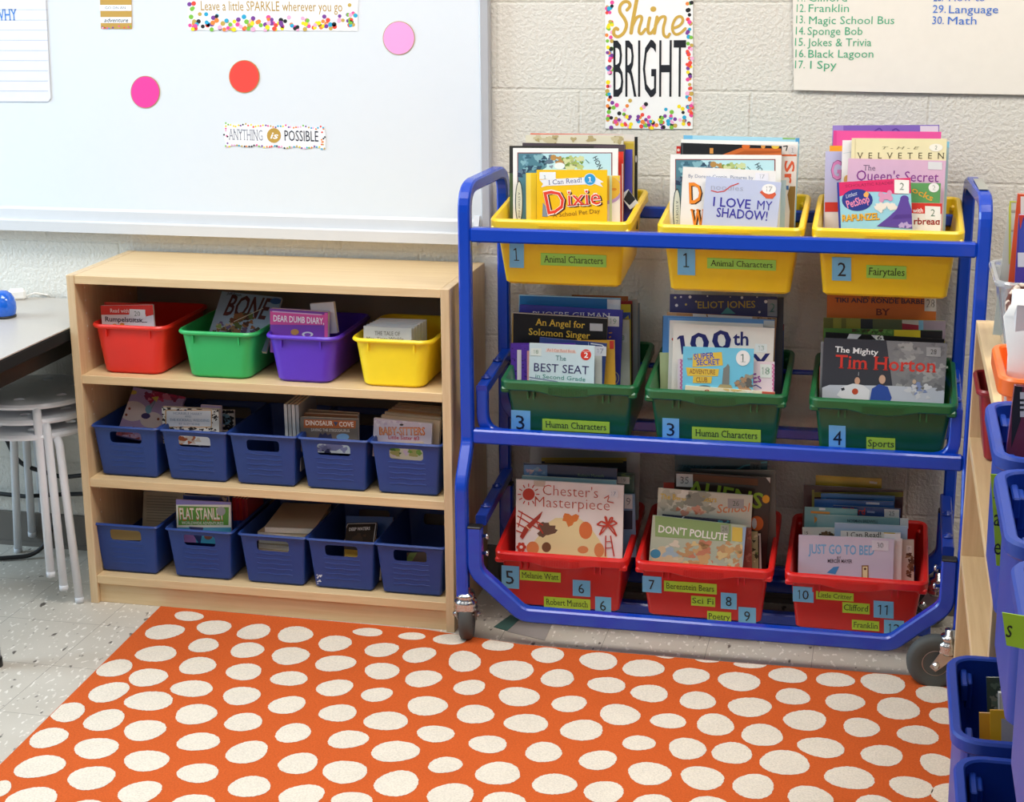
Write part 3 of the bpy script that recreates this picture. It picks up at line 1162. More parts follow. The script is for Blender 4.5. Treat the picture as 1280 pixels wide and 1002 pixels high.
def caster(x, y, ang):
    mb = MB()
    mb.lathe([(0.0, 0.140), (0.011, 0.140), (0.011, 0.128), (0.019, 0.126), (0.022, 0.119), (0.019, 0.115), (0.026, 0.111), (0.028, 0.103), (0.026, 0.097), (0.029, 0.092), (0.027, 0.086), (0.0, 0.086)], CHROME, 28)
    off = 0.028                                  # the wheel trails the stem
    for s in (-1, 1):
        mb.loft([[(-0.02, 0.0205 * s, 0.092), (0.02, 0.0205 * s, 0.092), (off + 0.013, 0.0215 * s, 0.058), (off, 0.0215 * s, 0.047), (off - 0.013, 0.0215 * s, 0.058)],
                 [(-0.02, 0.0235 * s, 0.092), (0.02, 0.0235 * s, 0.092), (off + 0.013, 0.0245 * s, 0.058), (off, 0.0245 * s, 0.047), (off - 0.013, 0.0245 * s, 0.058)]][::s], mat('c0b4ac', 0.3, metal=0.8, var=0.04))
    mb.cyl((off, -0.034, 0.0625), (off, 0.034, 0.0625), 0.0045, 0.0045, CHROME, 12)
    mb.lathe([(0, 0.024), (0.008, 0.024), (0.008, 0.029), (0, 0.03)], CHROME, 12, (off, 0, 0.0625), 'y')
    mb.lathe([(0, -0.03), (0.008, -0.029), (0.008, -0.024), (0, -0.024)], CHROME, 12, (off, 0, 0.0625), 'y')
    Mx = Matrix.Translation((x, y, 0)) @ Matrix.Rotation(math.radians(ang), 4, 'Z')
    mb.v = [Mx @ v for v in mb.v]
    c = part('caster', mb, cart, world=True)
    mb = MB()
    mb.lathe([(0.030, -0.014), (0.034, -0.0165), (0.052, -0.0165), (0.059, -0.013), (0.0625, -0.006), (0.0625, 0.006), (0.059, 0.013), (0.052, 0.0165), (0.034, 0.0165), (0.030, 0.014)], mat('4b4f4e', 0.65, var=0.12), 40, (off, 0, 0.0625), 'y')
    mb.v = [Mx @ v for v in mb.v]
    part('tyre', mb, c, 'grey rubber tyre', world=True)
    mb = MB()
    mb.lathe([(0.0, -0.012), (0.020, -0.011), (0.0295, -0.0145), (0.0305, -0.012), (0.0305, 0.012), (0.0295, 0.0145), (0.020, 0.011), (0.0, 0.012)], mat('b5a39b', 0.35, metal=0.7, var=0.05), 32, (off, 0, 0.0625), 'y')
    mb.v = [Mx @ v for v in mb.v]
    part('hub', mb, c, world=True)


caster(0.416, -0.412, 99)
caster(1.523, -0.437, 183)
caster(0.445, -0.072, 70)
caster(1.505, -0.085, 170)


# ------------------------------------------------------------------ tubs
def rrect(w, d, yc, r, z, k=5):
    pts = []
    for cx, cy, a0 in ((w / 2 - r, d / 2 - r, 0), (-w / 2 + r, d / 2 - r, 90), (-w / 2 + r, -d / 2 + r, 180), (w / 2 - r, -d / 2 + r, 270)):
        for i in range(k + 1):
            a = math.radians(a0 + 90 * i / k)
            pts.append((cx + r * math.cos(a), yc + cy + r * math.sin(a), z))
    return pts


def tub_shell(m, W, D, H, wb, db, yb, r, rim, rimh, t=0.003, lip=0.0):
    """rim outer W x D centred on y=0; base wb x db centred on yb"""
    def body(f, ins, z):
        w = wb + (W - 2 * rim - wb) * f - 2 * ins
        d = db + (D - 2 * rim - db) * f - 2 * ins
        return rrect(w, d, yb * (1 - f), max(0.004, r - ins * 0.5), z)
    z1 = H - rimh
    f1 = z1 / H
    L = [body(0, 0.006, 0), body(0.02, 0.0, 0.006), body(f1, 0, z1), rrect(W - 0.004, D - 0.004, 0, r + rim, z1 - lip), rrect(W, D, 0, r + rim, z1 - lip + 0.003),
         rrect(W, D, 0, r + rim, H - 0.004), rrect(W - 0.006, D - 0.006, 0, r + rim - 0.003, H), rrect(W - 2 * rim + 0.002, D - 2 * rim + 0.002, 0, r, H),
         body(1, t * 0.4, H - 0.003), body(0.03, t, t + 0.004), body(0.0, t + 0.006, t)]
    mb = MB()
    mb.loft(L, m, smooth=False)
    for i in range(len(mb.s)):
        mb.s[i] = len(mb.f[i]) == 4
    return mb


def shade(me):
    me.set_sharp_from_angle(angle=math.radians(32))


TUBS = {}
CW, CD, CH = 0.322, 0.306, 0.160                 # the cart's wide tubs
CB = (0.266, 0.256, 0.006)


def cart_tub(color, label, M, sx=1.0, hole=False):
    t = thing('book_tub', label, 'tub', M)
    m = mat(color, 0.33, var=0.03, coat=0.15)
    key = ('cart', color)
    if key not in TUBS:
        a = tub_shell(m, CW, CD, CH, CB[0], CB[1], CB[2], 0.011, 0.012, 0.023, lip=0.0)
        b = MB()                                 # pairs of ribs under the rim, corner lugs
        for s in (-1, 1):
            for dx in (-0.007, 0.007):
                x = s * 0.088 + dx
                b.box(x - 0.0017, x + 0.0017, -CD / 2 + 0.004, -CD / 2 + 0.018, CH - 0.044, CH - 0.020, m)
                b.box(x - 0.0017, x + 0.0017, CD / 2 - 0.018, CD / 2 - 0.004, CH - 0.044, CH - 0.020, m)
            for yy in (-1, 1):
                b.box(s * CW / 2 - 0.011, s * CW / 2 + 0.011, yy * CD / 2 - 0.011, yy * CD / 2 + 0.011, CH - 0.031, CH - 0.016, m, 0.004, M=Matrix.Translation((-s * 0.013, -yy * 0.013, 0)))
        g = MB()                                 # sagging finger grip in the middle of the front rim
        L = []
        for i in range(25):
            u = -1 + 2 * i / 24
            dz = 0.0105 * (1 - u * u) ** 1.5
            x = u * 0.075
            y0 = -CD / 2
            L.append([(x, y0 + 0.012, CH - 0.024), (x, y0 + 0.012, CH - 0.0235 - dz), (x, y0 + 0.001, CH - 0.0235 - dz), (x, y0 - 0.0012 * (1 - u * u), CH - 0.021 - dz), (x, y0 - 0.0012 * (1 - u * u), CH - 0.006), (x, y0 + 0.006, CH - 0.004)])
        g.loft(L, m)
        for i in range(-16, 17):
            x = i * 0.0028
            g.box(x - 0.0007, x + 0.0007, -CD / 2 - 0.0022, -CD / 2, CH - 0.029, CH - 0.010, m)
        a.add(b.v, b.f, m)
        ma = a.mesh('tub_shell'); shade(ma)
        mg = g.mesh('grip')
        TUBS[key] = (ma, mg)
    ma, mg = TUBS[key]
    link('shell', ma, t)
    link('grip', mg, t)
    return t


def tub_front(M, W, D, H, wb, db, yb, rim):
    """the plane of a tub's front wall"""
    z1 = H
    a = M @ Vector((0, -(D / 2 - rim), H))
    b = M @ Vector((0, yb - db / 2, 0))
    ex = (M.to_3x3() @ Vector((1, 0, 0))).normalized()
    return Face(a, ex, (a - b))


def stick(t, face, x0, y0, x1, y1, s, paper, kind, zm=PX, slope=0.0):
    """paper label on a tub: corners in picture coordinates"""
    mb = MB()
    U = lambda x, y: face.uv(*zm(x, y))
    d = (x1 - x0) * slope
    pts = [U(x0, y0), U(x1, y0 + d), U(x1, y1 + d), U(x0, y1)]
    W1 = [face.pt(q, 0.0011) for q in pts]
    W0 = [face.pt(q, 0.0002) for q in pts]
    mb.loft([W0[::-1], W1[::-1]], mat(paper, 0.5, var=0.03))
    face.k = 30
    h = y1 - y0
    w = x1 - x0
    if kind == 'number':
        cap = h * (0.46 if h > 30 else 0.58)
        tw = min(cap * 0.62 * len(s), w * 0.62)
        if s == '1': tw = cap * 0.4
        xa, yb_ = (x0 + x1) / 2 - tw / 2, (y0 + y1) / 2 + cap * 0.52 + d / 2
        face.draw(mb, zm, [('T', s, xa, yb_ - slope * tw / 2, xa + tw, yb_ + slope * tw / 2, cap, '1d2733')])
    elif kind == 'name':
        cap = h * 0.56
        face.draw(mb, zm, [('T', s, x0 + w * 0.05, y0 + h * 0.5 + cap * 0.42 + d * 0.05, x1 - w * 0.05, y0 + h * 0.5 + cap * 0.42 + d * 0.95, cap, '2a4218', 's')])
    part('number_label' if kind == 'number' else 'name_label', mb, t, world=True)


def rim_mat(xl, xr, ypx_l, ypx_r, yf, zr, tilt):
    """matrix of a cart tub from its front rim corners in the picture"""
    a, b = P(xl, ypx_l, 'y', yf), P(xr, ypx_r, 'y', yf)
    xc = (a.x + b.x) / 2
    z = zr if zr else (a.z + b.z) / 2
    roll = 0
    tl = math.radians(tilt)
    R_ = Matrix.Rotation(tl, 4, 'X')
    base = Vector((xc, yf, z)) - R_ @ Vector((0, -CD / 2, CH))
    return Matrix.Translation(base) @ R_, (b - a).length


YR = -0.345
CARTTUBS = {}
CY, CG, CR = 'fbd01a', '176136', 'd6201c'
for key, color, xl, yl_, xr, yr_, z, tilt, dx, lab in (
        ('Y1', CY, 612, 274, 786, 281, 1.004, 6.5, 0, 'yellow plastic tub of animal books at left end of cart top'),
        ('Y2', CY, 822, 281, 1003, 290, 1.002, 6.5, 0, 'yellow plastic tub of animal books in the middle of cart top'),
        ('Y3', CY, 1014, 284, 1207, 294, 1.004, 6.5, 0, 'yellow plastic tub of fairytale books at right end of cart top'),
        ('G1', CG, 618, 474, 802, 488, 0.630, 7, 0, 'green plastic tub on middle cart level, left end beside the bookcase'),
        ('G2', CG, 804, 488, 984, 500, 0.626, 7, 0, 'green plastic tub of character books in centre of middle cart level'),
        ('G3', CG, 1012, 500, 1197, 512, 0.624, 7, 0, 'green plastic tub of sports books on middle cart level'),
        ('R1', CR, 614, 692, 787, 706, 0.209, 9, 0, 'red plastic tub at left end of the cart bottom level'),
        ('R2', CR, 790, 704, 969, 719, 0.209, 9, 0, 'red plastic tub in the middle of the cart bottom level'),
        ('R3', CR, 979, 720, 1162, 736, 0.206, 9, 0, 'red plastic tub by the large caster at right end of cart bottom')):
    M, w = rim_mat(xl, xr, yl_, yr_, YR, z, tilt)
    TUBREG.append((M.translation.x, 0.128, 0.147, CH, M.translation.z))
    CARTTUBS[key] = (cart_tub(color, lab, M), M, tub_front(M, CW, CD, CH, *CB, 0.012))

CB_, LM = '82d0fa', 'c4ec42'
for key, labs in {
    'Y1': [(637, 300, 655, 334, '1', CB_, 'number'), (676, 316, 758, 331, 'Animal Characters', 'a6e35c', 'name')],
    'Y2': [(847, 305, 869, 343, '1', CB_, 'number'), (884, 322, 970, 335, 'Animal Characters', 'a6e35c', 'name')],
    'Y3': [(1040, 321, 1064, 350, '2', CB_, 'number'), (1083, 331, 1133, 347, 'Fairytales', 'a6e35c', 'name')],
    'G1': [(639, 512, 663, 541, '3', CB_, 'number'), (678, 523, 762, 537, 'Human Characters', LM, 'name')],
    'G2': [(828, 522, 849, 549, '3', CB_, 'number'), (865, 533, 951, 548, 'Human Characters', LM, 'name')],
    'G3': [(1036, 531, 1057, 561, '4', CB_, 'number'), (1083, 546, 1119, 561, 'Sports', LM, 'name')],
    'R1': [(627, 706, 649, 734, '5', CB_, 'number'), (650, 712, 701, 724, 'Melanie Watt', LM, 'name'), (716, 724, 738, 744, '6', CB_, 'number'), (680, 745, 738, 758, 'Robert Munsch', LM, 'name'), (744, 745, 764, 766, '6', CB_, 'number')],
    'R2': [(803, 719, 827, 739, '7', CB_, 'number'), (830, 725, 896, 738, 'Berenstein Bears', LM, 'name'), (864, 744, 894, 756, 'Sci Fi', LM, 'name'), (901, 740, 921, 760, '8', CB_, 'number'), (884, 763, 914, 776, 'Poetry', LM, 'name'), (923, 758, 945, 779, '9', CB_, 'number')],
    'R3': [(991, 732, 1017, 751, '10', CB_, 'number'), (1020, 738, 1067, 748, 'Little Critter', LM, 'name'), (1053, 752, 1087, 765, 'Clifford', LM, 'name'), (1092, 750, 1117, 771, '11', CB_, 'number'), (1065, 774, 1099, 786, 'Franklin', LM, 'name'), (1105, 774, 1130, 794, '12', CB_, 'number')],
}.items():
    t, M, f = CARTTUBS[key]
    for x0, y0, x1, y1, s, c, k in labs:
        stick(t, f, x0, y0, x1, y1, s, c, k, slope=0.035 if key[0] == 'Y' else (0.05 if key[0] == 'G' else 0.07))

# small cubby tubs of the top shelf
def cubby(color, label, xl, xr, yl_, bl, br, byl):
    yf = -0.338
    a, b = P(xl, yl_, 'y', yf), P(xr, yl_ + (xr - xl) * 0.055, 'y', yf)
    W, D = (b - a).length, 0.285
    H = a.z - 0.5965
    e, f = P(bl, byl, 'z', 0.5965), P(br, byl + (br - bl) * 0.07, 'z', 0.5965)
    xc = (a.x + b.x) / 2
    wb = 0.158
    t = thing('cubby_tub', label, 'tub', Matrix.Translation((xc, yf + D / 2, 0.5965)), 'small cubby tubs on the top shelf')
    TUBREG.append((xc, W / 2 - 0.030, W / 2 - 0.010, H, 0.5965))
    m = mat(color, 0.4, var=0.04, coat=0.1)
    mb = tub_shell(m, W, D, H, W - 0.050, D - 0.022, 0.001, 0.026, 0.008, 0.010)
    r = MB()
    for sx in (-1, 1):
        r.box(sx * (W / 2 - 0.045) - 0.0015, sx * (W / 2 - 0.045) + 0.0015, -D / 2 + 0.003, -D / 2 + 0.014, H - 0.03, H - 0.008, m)
    r.sweep([(-W * 0.2, -D / 2 + 0.0135, H - 0.026), (W * 0.14, -D / 2 + 0.0135, H - 0.028), (W * 0.17, -D / 2 + 0.026, 0.02)], (0, 1, 0), 0.0016, 0.0016, m, 0.0003)
    mb.add(r.v, r.f, m)
    me = mb.mesh('shell'); shade(me)
    link('shell', me, t)
    return t


cubby('dd2a1c', 'red cubby tub with small books at left of top shelf', 109.5, 207, 405, 127.5, 201, 470)
cubby('2eae5e', 'bright green cubby tub with a leaning comic on top shelf', 217.5, 319, 413, 236, 312, 478)
cubby('5a2fc0', 'purple cubby tub with a thick diary book on top shelf', 327.6, 422, 418.5, 345, 420, 484)
cubby('fbdc1c', 'bright yellow cubby tub with thin white books on top shelf', 435.8, 540, 422.5, 453, 533, 489)

# navy bins with a hand hole
NAVY = mat('1b3c84', 0.45, var=0.06, bump=0.15, bscale=500)
NW, ND, NH = 0.181, 0.292, 0.134
NB = (0.146, 0.250, -0.002)


def navy_mesh():
    mb = tub_shell(NAVY, NW, ND, NH, NB[0], NB[1], NB[2], 0.006, 0.006, 0.007, t=0.003)
    a = link('tmp', mb.mesh('tmp'))
    cut = MB()
    for yy in (-1, 1):
        ring = [(x, y, z) for x, y, z in [(p[0], 0, p[1]) for p in rrect(0.083, 0.0285, NH - 0.030, 0.008, 0)]]
        cut.loft([[(x, yy * 0.17 + 0, z) for x, y, z in ring], [(x, yy * 0.105, z) for x, y, z in ring]][::yy], NAVY)
    c = link('tmp2', cut.mesh('tmp2'))
    bo = a.modifiers.new('b', 'BOOLEAN')
    bo.operation, bo.object, bo.solver = 'DIFFERENCE', c, 'EXACT'
    dg = bpy.context.evaluated_depsgraph_get()
    me = bpy.data.meshes.new_from_object(a.evaluated_get(dg), depsgraph=dg)
    for o in (a, c):
        bpy.data.objects.remove(o)
    me.name = 'bin_shell'
    return me


navy = navy_mesh()
shade(navy)
rib = MB()
for i in range(5):
    z = 0.082 - i * 0.0135
    f = z / NH
    y = NB[2] * (1 - f) - (NB[1] + (ND - 0.012 - NB[1]) * f) / 2
    pts = [(x, y - 0.0002, z + 0.001 * math.sin(x * 140 + i)) for x in [-0.045 + k * 0.009 for k in range(11)]]
    rib.sweep(pts, (0, 1, 0), 0.0012, 0.0025, NAVY, 0.0003)
rib_me = rib.mesh('embossed_lines')
BINS = []
for row, zf, cells in ((0, 0.3318, ((112.6, 195.5, 528.5), (198.6, 282, 534), (283, 369.5, 536), (370, 460, 541), (460.7, 551.6, 547.5))),
                       (1, 0.0756, ((113, 195.5, 654), (205, 288.6, 658), (294.7, 382.7, 663), (382.7, 467, 671.5), (467, 555.5, 678.6)))):
    nm = (('at left of the middle shelf holding a purple picture book', 'second from left on middle shelf holding a speckled book', 'in the middle of the middle shelf with grey books leaning', 'fourth from left on middle shelf holding a dinosaur paperback', 'at right end of middle shelf packed with cream paperbacks'),
          ('at left of the bottom shelf holding one open-faced book', 'on the bottom shelf holding a green titled book', 'in the middle of the bottom shelf holding books lying flat', 'on bottom shelf with white scuffs and a black book', 'at right end of the bottom shelf, nearly empty'))[row]
    for i, (xl, xr, yy) in enumerate(cells):
        yf = -0.346
        a, b = P(xl, yy, 'y', yf), P(xr, yy + (xr - xl) * 0.07, 'y', yf)
        xc = (a.x + b.x) / 2
        M = Matrix.Translation((xc, yf + ND / 2, zf))
        t = thing('storage_bin', 'navy blue storage bin ' + nm[i], 'bin', M, 'navy bins in the bookcase')
        link('shell', navy, t)
        link('embossed_lines', rib_me, t)
        TUBREG.append((xc, NB[0] / 2 - 0.004, NW / 2 - 0.008, NH, zf))
        BINS.append((t, M, (b - a).length, a.z - zf))
print('NAVY', [(round(q[2], 3), round(q[3], 3), [round(v, 3) for v in q[1].translation]) for q in BINS])
f = tub_front(BINS[8][1], NW, ND, NH, *NB, 0.006)
mb = MB()
f.draw(mb, Zm(340, 620, 4.571), [('N', 5, 258, 435, 280, 500, 9, ['cdd3e2', 'aab4cc'], 6)])
part('scuff', mb, BINS[8][0], 'white scuff marks', world=True)

# ================================================================== books in the cart
A_ = Zm(640, 160, 6.737); B_ = Zm(830, 160, 6.737); C_ = Zm(1040, 150, 6.261); C5 = Zm(1000, 140, 4.175)
D_ = Zm(640, 360, 7.111); E_ = Zm(790, 350, 4.77); F_ = Zm(1000, 350, 4.357)
H_ = Zm(570, 560, 3.854); I_ = Zm(780, 560, 3.855); J_ = Zm(970, 570, 3.34)


def floor_of(key):
    M = CARTTUBS[key][1]
    def f(y):
        o = M.translation
        return o.z + math.tan(math.atan2(M[2][1], M[1][1])) * (y - o.y) + 0.008
    return f


def stack(key, zm, L):
    fl = floor_of(key)
    for d in L:
        kw = dict(d[6]) if len(d) > 6 else {}
        name = kw.pop('name', 'picture_book')
        decs = d[5] if len(d) > 5 else ()
        z = kw.pop('zm', zm)
        y = -0.262 + (d[3] + 0.29) * 0.88
        kw.setdefault('lean', 5)
        book(name, d[0], z, d[1], d[2], y, kw.pop('zb', fl(y - 0.02)), d[4], decs, **kw)


def hon(x0, y0, kx, ky):
    X = lambda x: x0 + (x - 8) * kx
    Y = lambda y: y0 + (y - 168) * ky
    Q = lambda *pts: [(X(x), Y(y)) for x, y in pts]
    return [('R', X(45), Y(205), X(845), Y(900), '8a4a48'), ('R', X(52), Y(213), X(836), Y(900), 'bfe3ea'),
            ('P', Q((52, 213), (250, 213), (300, 260), (290, 330), (180, 400), (110, 900), (52, 900)), '4f7f8f'),
            ('N', 3, X(70), Y(235), X(280), Y(350), 22, ['6f9db0', '3d6478', '86b3bd', '2f4a60'], 20 * kx),
            ('N', 4, X(300), Y(235), X(420), Y(330), 10, ['5f7488', '8a97a8', 'b98a4a'], 24 * kx),
            ('N', 6, X(450), Y(230), X(600), Y(340), 22, ['9fb35c', 'b6c47c', '7e9a4a', 'd0d6a0'], 22 * kx),
            ('C', X(400), Y(318), 45 * kx, 28 * ky, 'e9eef0'), ('C', X(350), Y(248), 26 * kx, 24 * ky, 'b98a4a'),
            ('N', 9, X(60), Y(350), X(105), Y(420), 12, ['2f4560', '5f7a90'], 14 * kx),
            ('C', X(60), Y(620), 34 * kx, 180 * ky, '33484c'), ('C', X(60), Y(620), 26 * kx, 168 * ky, 'e8ead8'),
            ('T', 'A STORY FOR', X(52), Y(540), X(52), Y(760), 17 * kx, '45504c'),
            ('T', 'HON', X(680), Y(250), X(728), Y(352), 40 * kx, '3f5560', 'b'), ('L', Q((620, 265), (650, 295)), 6, '4f7f6f')]


stack('Y1', A_, [
    ('yellow early reader with red title at front of first yellow tub', (207, 352), (800, 352), -0.282, 'f0c41c', [
        ('R', 232, 370, 368, 430, 'e9eef2'), ('T', '1', 268, 428, 288, 428, 30, '4f7a8a', 'i'),
        ('P', [(232, 437), (285, 432), (700, 410), (772, 455), (742, 462), (768, 498), (700, 472), (290, 487), (245, 500), (262, 470)], 'e6eaf2'),
        ('T', 'I Can Read!', 310, 478, 590, 455, 40, '3f4f86', 's'), ('C', 657, 432, 52, 52, 'cfe3ef'), ('C', 657, 432, 46, 46, '2f9ad6'), ('T', '1', 640, 455, 676, 455, 44, 'ffffff', 'b'),
        ('T', 'D', 318, 738, 478, 705, 200, '4a1f1a', 'bs'), ('T', 'ixie', 478, 668, 766, 652, 138, '4a1f1a', 'bs'),
        ('T', 'D', 300, 732, 462, 700, 200, 'fbf3ec', 'Bs'), ('T', 'ixie', 462, 660, 752, 645, 136, 'fbf3ec', 'Bs'),
        ('T', 'D', 303, 728, 458, 696, 192, 'e2402f', 's'), ('T', 'ixie', 466, 655, 748, 640, 130, 'e2402f', 's'),
        ('T', 'A School Pet Day', 345, 752, 742, 712, 36, '8a6a1a', ''), ('P', [(255, 745), (262, 628), (285, 660), (302, 745)], '7f93a8')], dict(th=0.005)),
    ('plain yellow book behind the red-titled early reader', (118, 378), (640, 378), -0.272, 'eecb2e', [('R', 112, 378, 160, 900, 'f2d755'), ('L', [(206, 385), (206, 800)], 4, 'c09a1e')], dict(th=0.006)),
    ('white paperback with yellow top corner beside the yellow reader', (350, 402), (908, 400), -0.258, 'f1ece6', [
        ('R', 300, 395, 920, 495, 'efcf4a'), ('C', 800, 520, 130, 120, 'b99ac8'), ('C', 800, 505, 118, 105, 'e7b93c'), ('C', 860, 515, 22, 12, 'd98a2a'), ('C', 845, 760, 60, 130, 'f1ece6'), ('R', 820, 400, 842, 900, 'cfe0b0')], dict(th=0.006)),
    ('large white nature picture book in first yellow tub', (8, 168), (893, 172), -0.235, 'f3f3f0', hon(8, 168, 1, 1), dict(th=0.005)),
    ('dark-covered tall book mostly behind the first nature book', (-22, 150), (690, 150), -0.222, '33322f', [('R', -25, 380, 20, 900, '4a5f3a')], dict(th=0.005)),
    ('bright red book at right in first yellow tub', (300, 199), (937, 199), -0.206, 'df3a2c', [('R', 925, 300, 940, 900, 'e9d8d0')], dict(th=0.007)),
    ('charcoal hardcover with grey pages in first yellow tub', (88, 124), (950, 140), -0.188, '51464e', (), dict(th=0.012, hard=True, pages=mat('b9bcc6', .6))),
    ('violet blue book at right of the charcoal hardcover', (400, 182), (1010, 180), -0.165, '4d49b4', (), dict(th=0.010, hard=True)),
    ('cream picture book with sepia smudges in first yellow tub', (115, 58), (938, 66), -0.150, 'e4dcc2', [('N', 21, 200, 75, 900, 110, 14, ['b9a878', 'cfc29a', 'a89562'], 26)], dict(th=0.008)),
    ('olive yellow book behind the cream picture book', (500, 112), (1028, 112), -0.136, 'cdb23c', [('R', 940, 100, 1030, 130, 'e0c85a')], dict(th=0.010)),
    ('pale book with an orange top edge at back of first tub', (155, 44), (1030, 54), -0.118, 'd9d2cc', [('R', 150, 40, 940, 54, 'e06a48')], dict(th=0.006)),
    ('black book rearmost in the first yellow tub', (500, 78), (1056, 74), -0.103, '232a2b', [('C', 1045, 260, 8, 30, 'd8d8d8')], dict(th=0.007)),
    ('glossy dark photo card leaning out of the first yellow tub', (980, 514), (1066, 634), -0.19, 'dfe3e6', [('P', [(982, 520), (1040, 600), (990, 650), (940, 600)], '20242a')], dict(th=0.001, h=0.024, name='photo_card', cat='card', lean=10)),
])
stack('Y2', B_, [
    ('pale blue early reader with violet title in middle yellow tub', (355, 408), (988, 458), -0.282, 'c3cdec', [
        ('T', 'noodles', 395, 515, 665, 530, 44, 'a9b0c8'), ('L', [(395, 525), (450, 540), (510, 530), (560, 490), (630, 465)], 9, 'cc4a4a'),
        ('T', 'I LOVE', 412, 655, 726, 680, 76, '3a36a6', 'b'), ('T', 'MY', 782, 684, 908, 694, 76, '3a36a6', ''), ('T', 'SHADOW!', 440, 745, 868, 780, 76, '3a36a6', 'b'),
        ('P', [(805, 540), (830, 520), (880, 560), (930, 535), (945, 560), (915, 595), (860, 592)], 'd95f42'), ('S', 825, 470, 945, 555, '17', 'f4f4f6', '5f7a86', 'c')], dict(th=0.004)),
    ('white picture book with big orange letters in middle yellow tub', (160, 326), (945, 362), -0.266, 'f0edea', [
        ('T', 'By Doreen Cronin  Pictures by', 205, 416, 752, 432, 28, '8390ac', 's'),
        ('T', 'D', 226, 640, 328, 636, 172, '3a2412', 'bs'), ('T', 'W', 236, 862, 356, 862, 172, '3a2412', 'bs'), ('T', 'D', 214, 634, 318, 630, 172, 'ee8a2a', 'bs'), ('T', 'W', 222, 856, 344, 856, 172, 'ee8a2a', 'bs'),
        ('S', 770, 375, 880, 440, '17', 'eceaf0', '5f7a86')], dict(th=0.006)),
    ('large white nature picture book in middle yellow tub', (55, 222), (990, 228), -0.235, 'f3f3f0', hon(55, 222, 1.056, 1.05), dict(th=0.005)),
    ('slim pale blue book right of the second nature book', (500, 432), (1028, 440), -0.222, 'b5ccd4', (), dict(th=0.006)),
    ('white book with a red corner left in middle yellow tub', (105, 152), (700, 152), -0.183, 'e2dcd6', [('R', 100, 150, 145, 215, 'd8352c'), ('C', 122, 185, 12, 12, 'f0e0d0')], dict(th=0.004)),
    ('black picture book with orange artwork in middle yellow tub', (143, 124), (992, 152), -0.195, '202225', [
        ('P', [(490, 225), (640, 168), (985, 172), (992, 240)], 'd06a2c'), ('P', [(540, 240), (680, 190), (985, 192), (992, 205)], 'b4561f'), ('R', 385, 168, 415, 215, 'e09a4a'), ('C', 690, 155, 34, 22, 'e0702a'), ('C', 835, 155, 18, 18, 'e09a4a'), ('C', 938, 155, 32, 20, 'e8c040'), ('R', 150, 124, 160, 300, '4a4c50')], dict(th=0.007)),
    ('white book with sideways orange letters in middle yellow tub', (500, 132), (1120, 140), -0.175, 'ece4de', [
        ('R', 985, 222, 1122, 236, 'df6a3a'), ('L', [(1003, 155), (1040, 150), (1028, 192)], 9, '22201e'), ('T', 'Sr', 1018, 275, 1018, 470, 78, 'e0603a', 'B'), ('R', 1030, 485, 1050, 520, '4a78b0'),
        ('P', [(1040, 560), (1060, 490), (1112, 490), (1116, 900), (1050, 900), (1060, 700)], '8f6f34'), ('S', 1045, 150, 1120, 225, '1', 'd9d4d4', '5f7a86', 'c')], dict(th=0.008)),
    ('thick white hardcover near back of middle yellow tub', (145, 96), (1128, 118), -0.150, 'f2f2ee', (), dict(th=0.016, hard=True)),
    ('light blue book rearmost in middle yellow tub', (165, 60), (1142, 84), -0.120, 'a6d3e4', [('R', 1000, 70, 1105, 95, '8ab86a'), ('R', 1108, 84, 1145, 130, '4f9ac8'), ('R', 165, 60, 240, 90, '6fb6dc')], dict(th=0.006)),
])
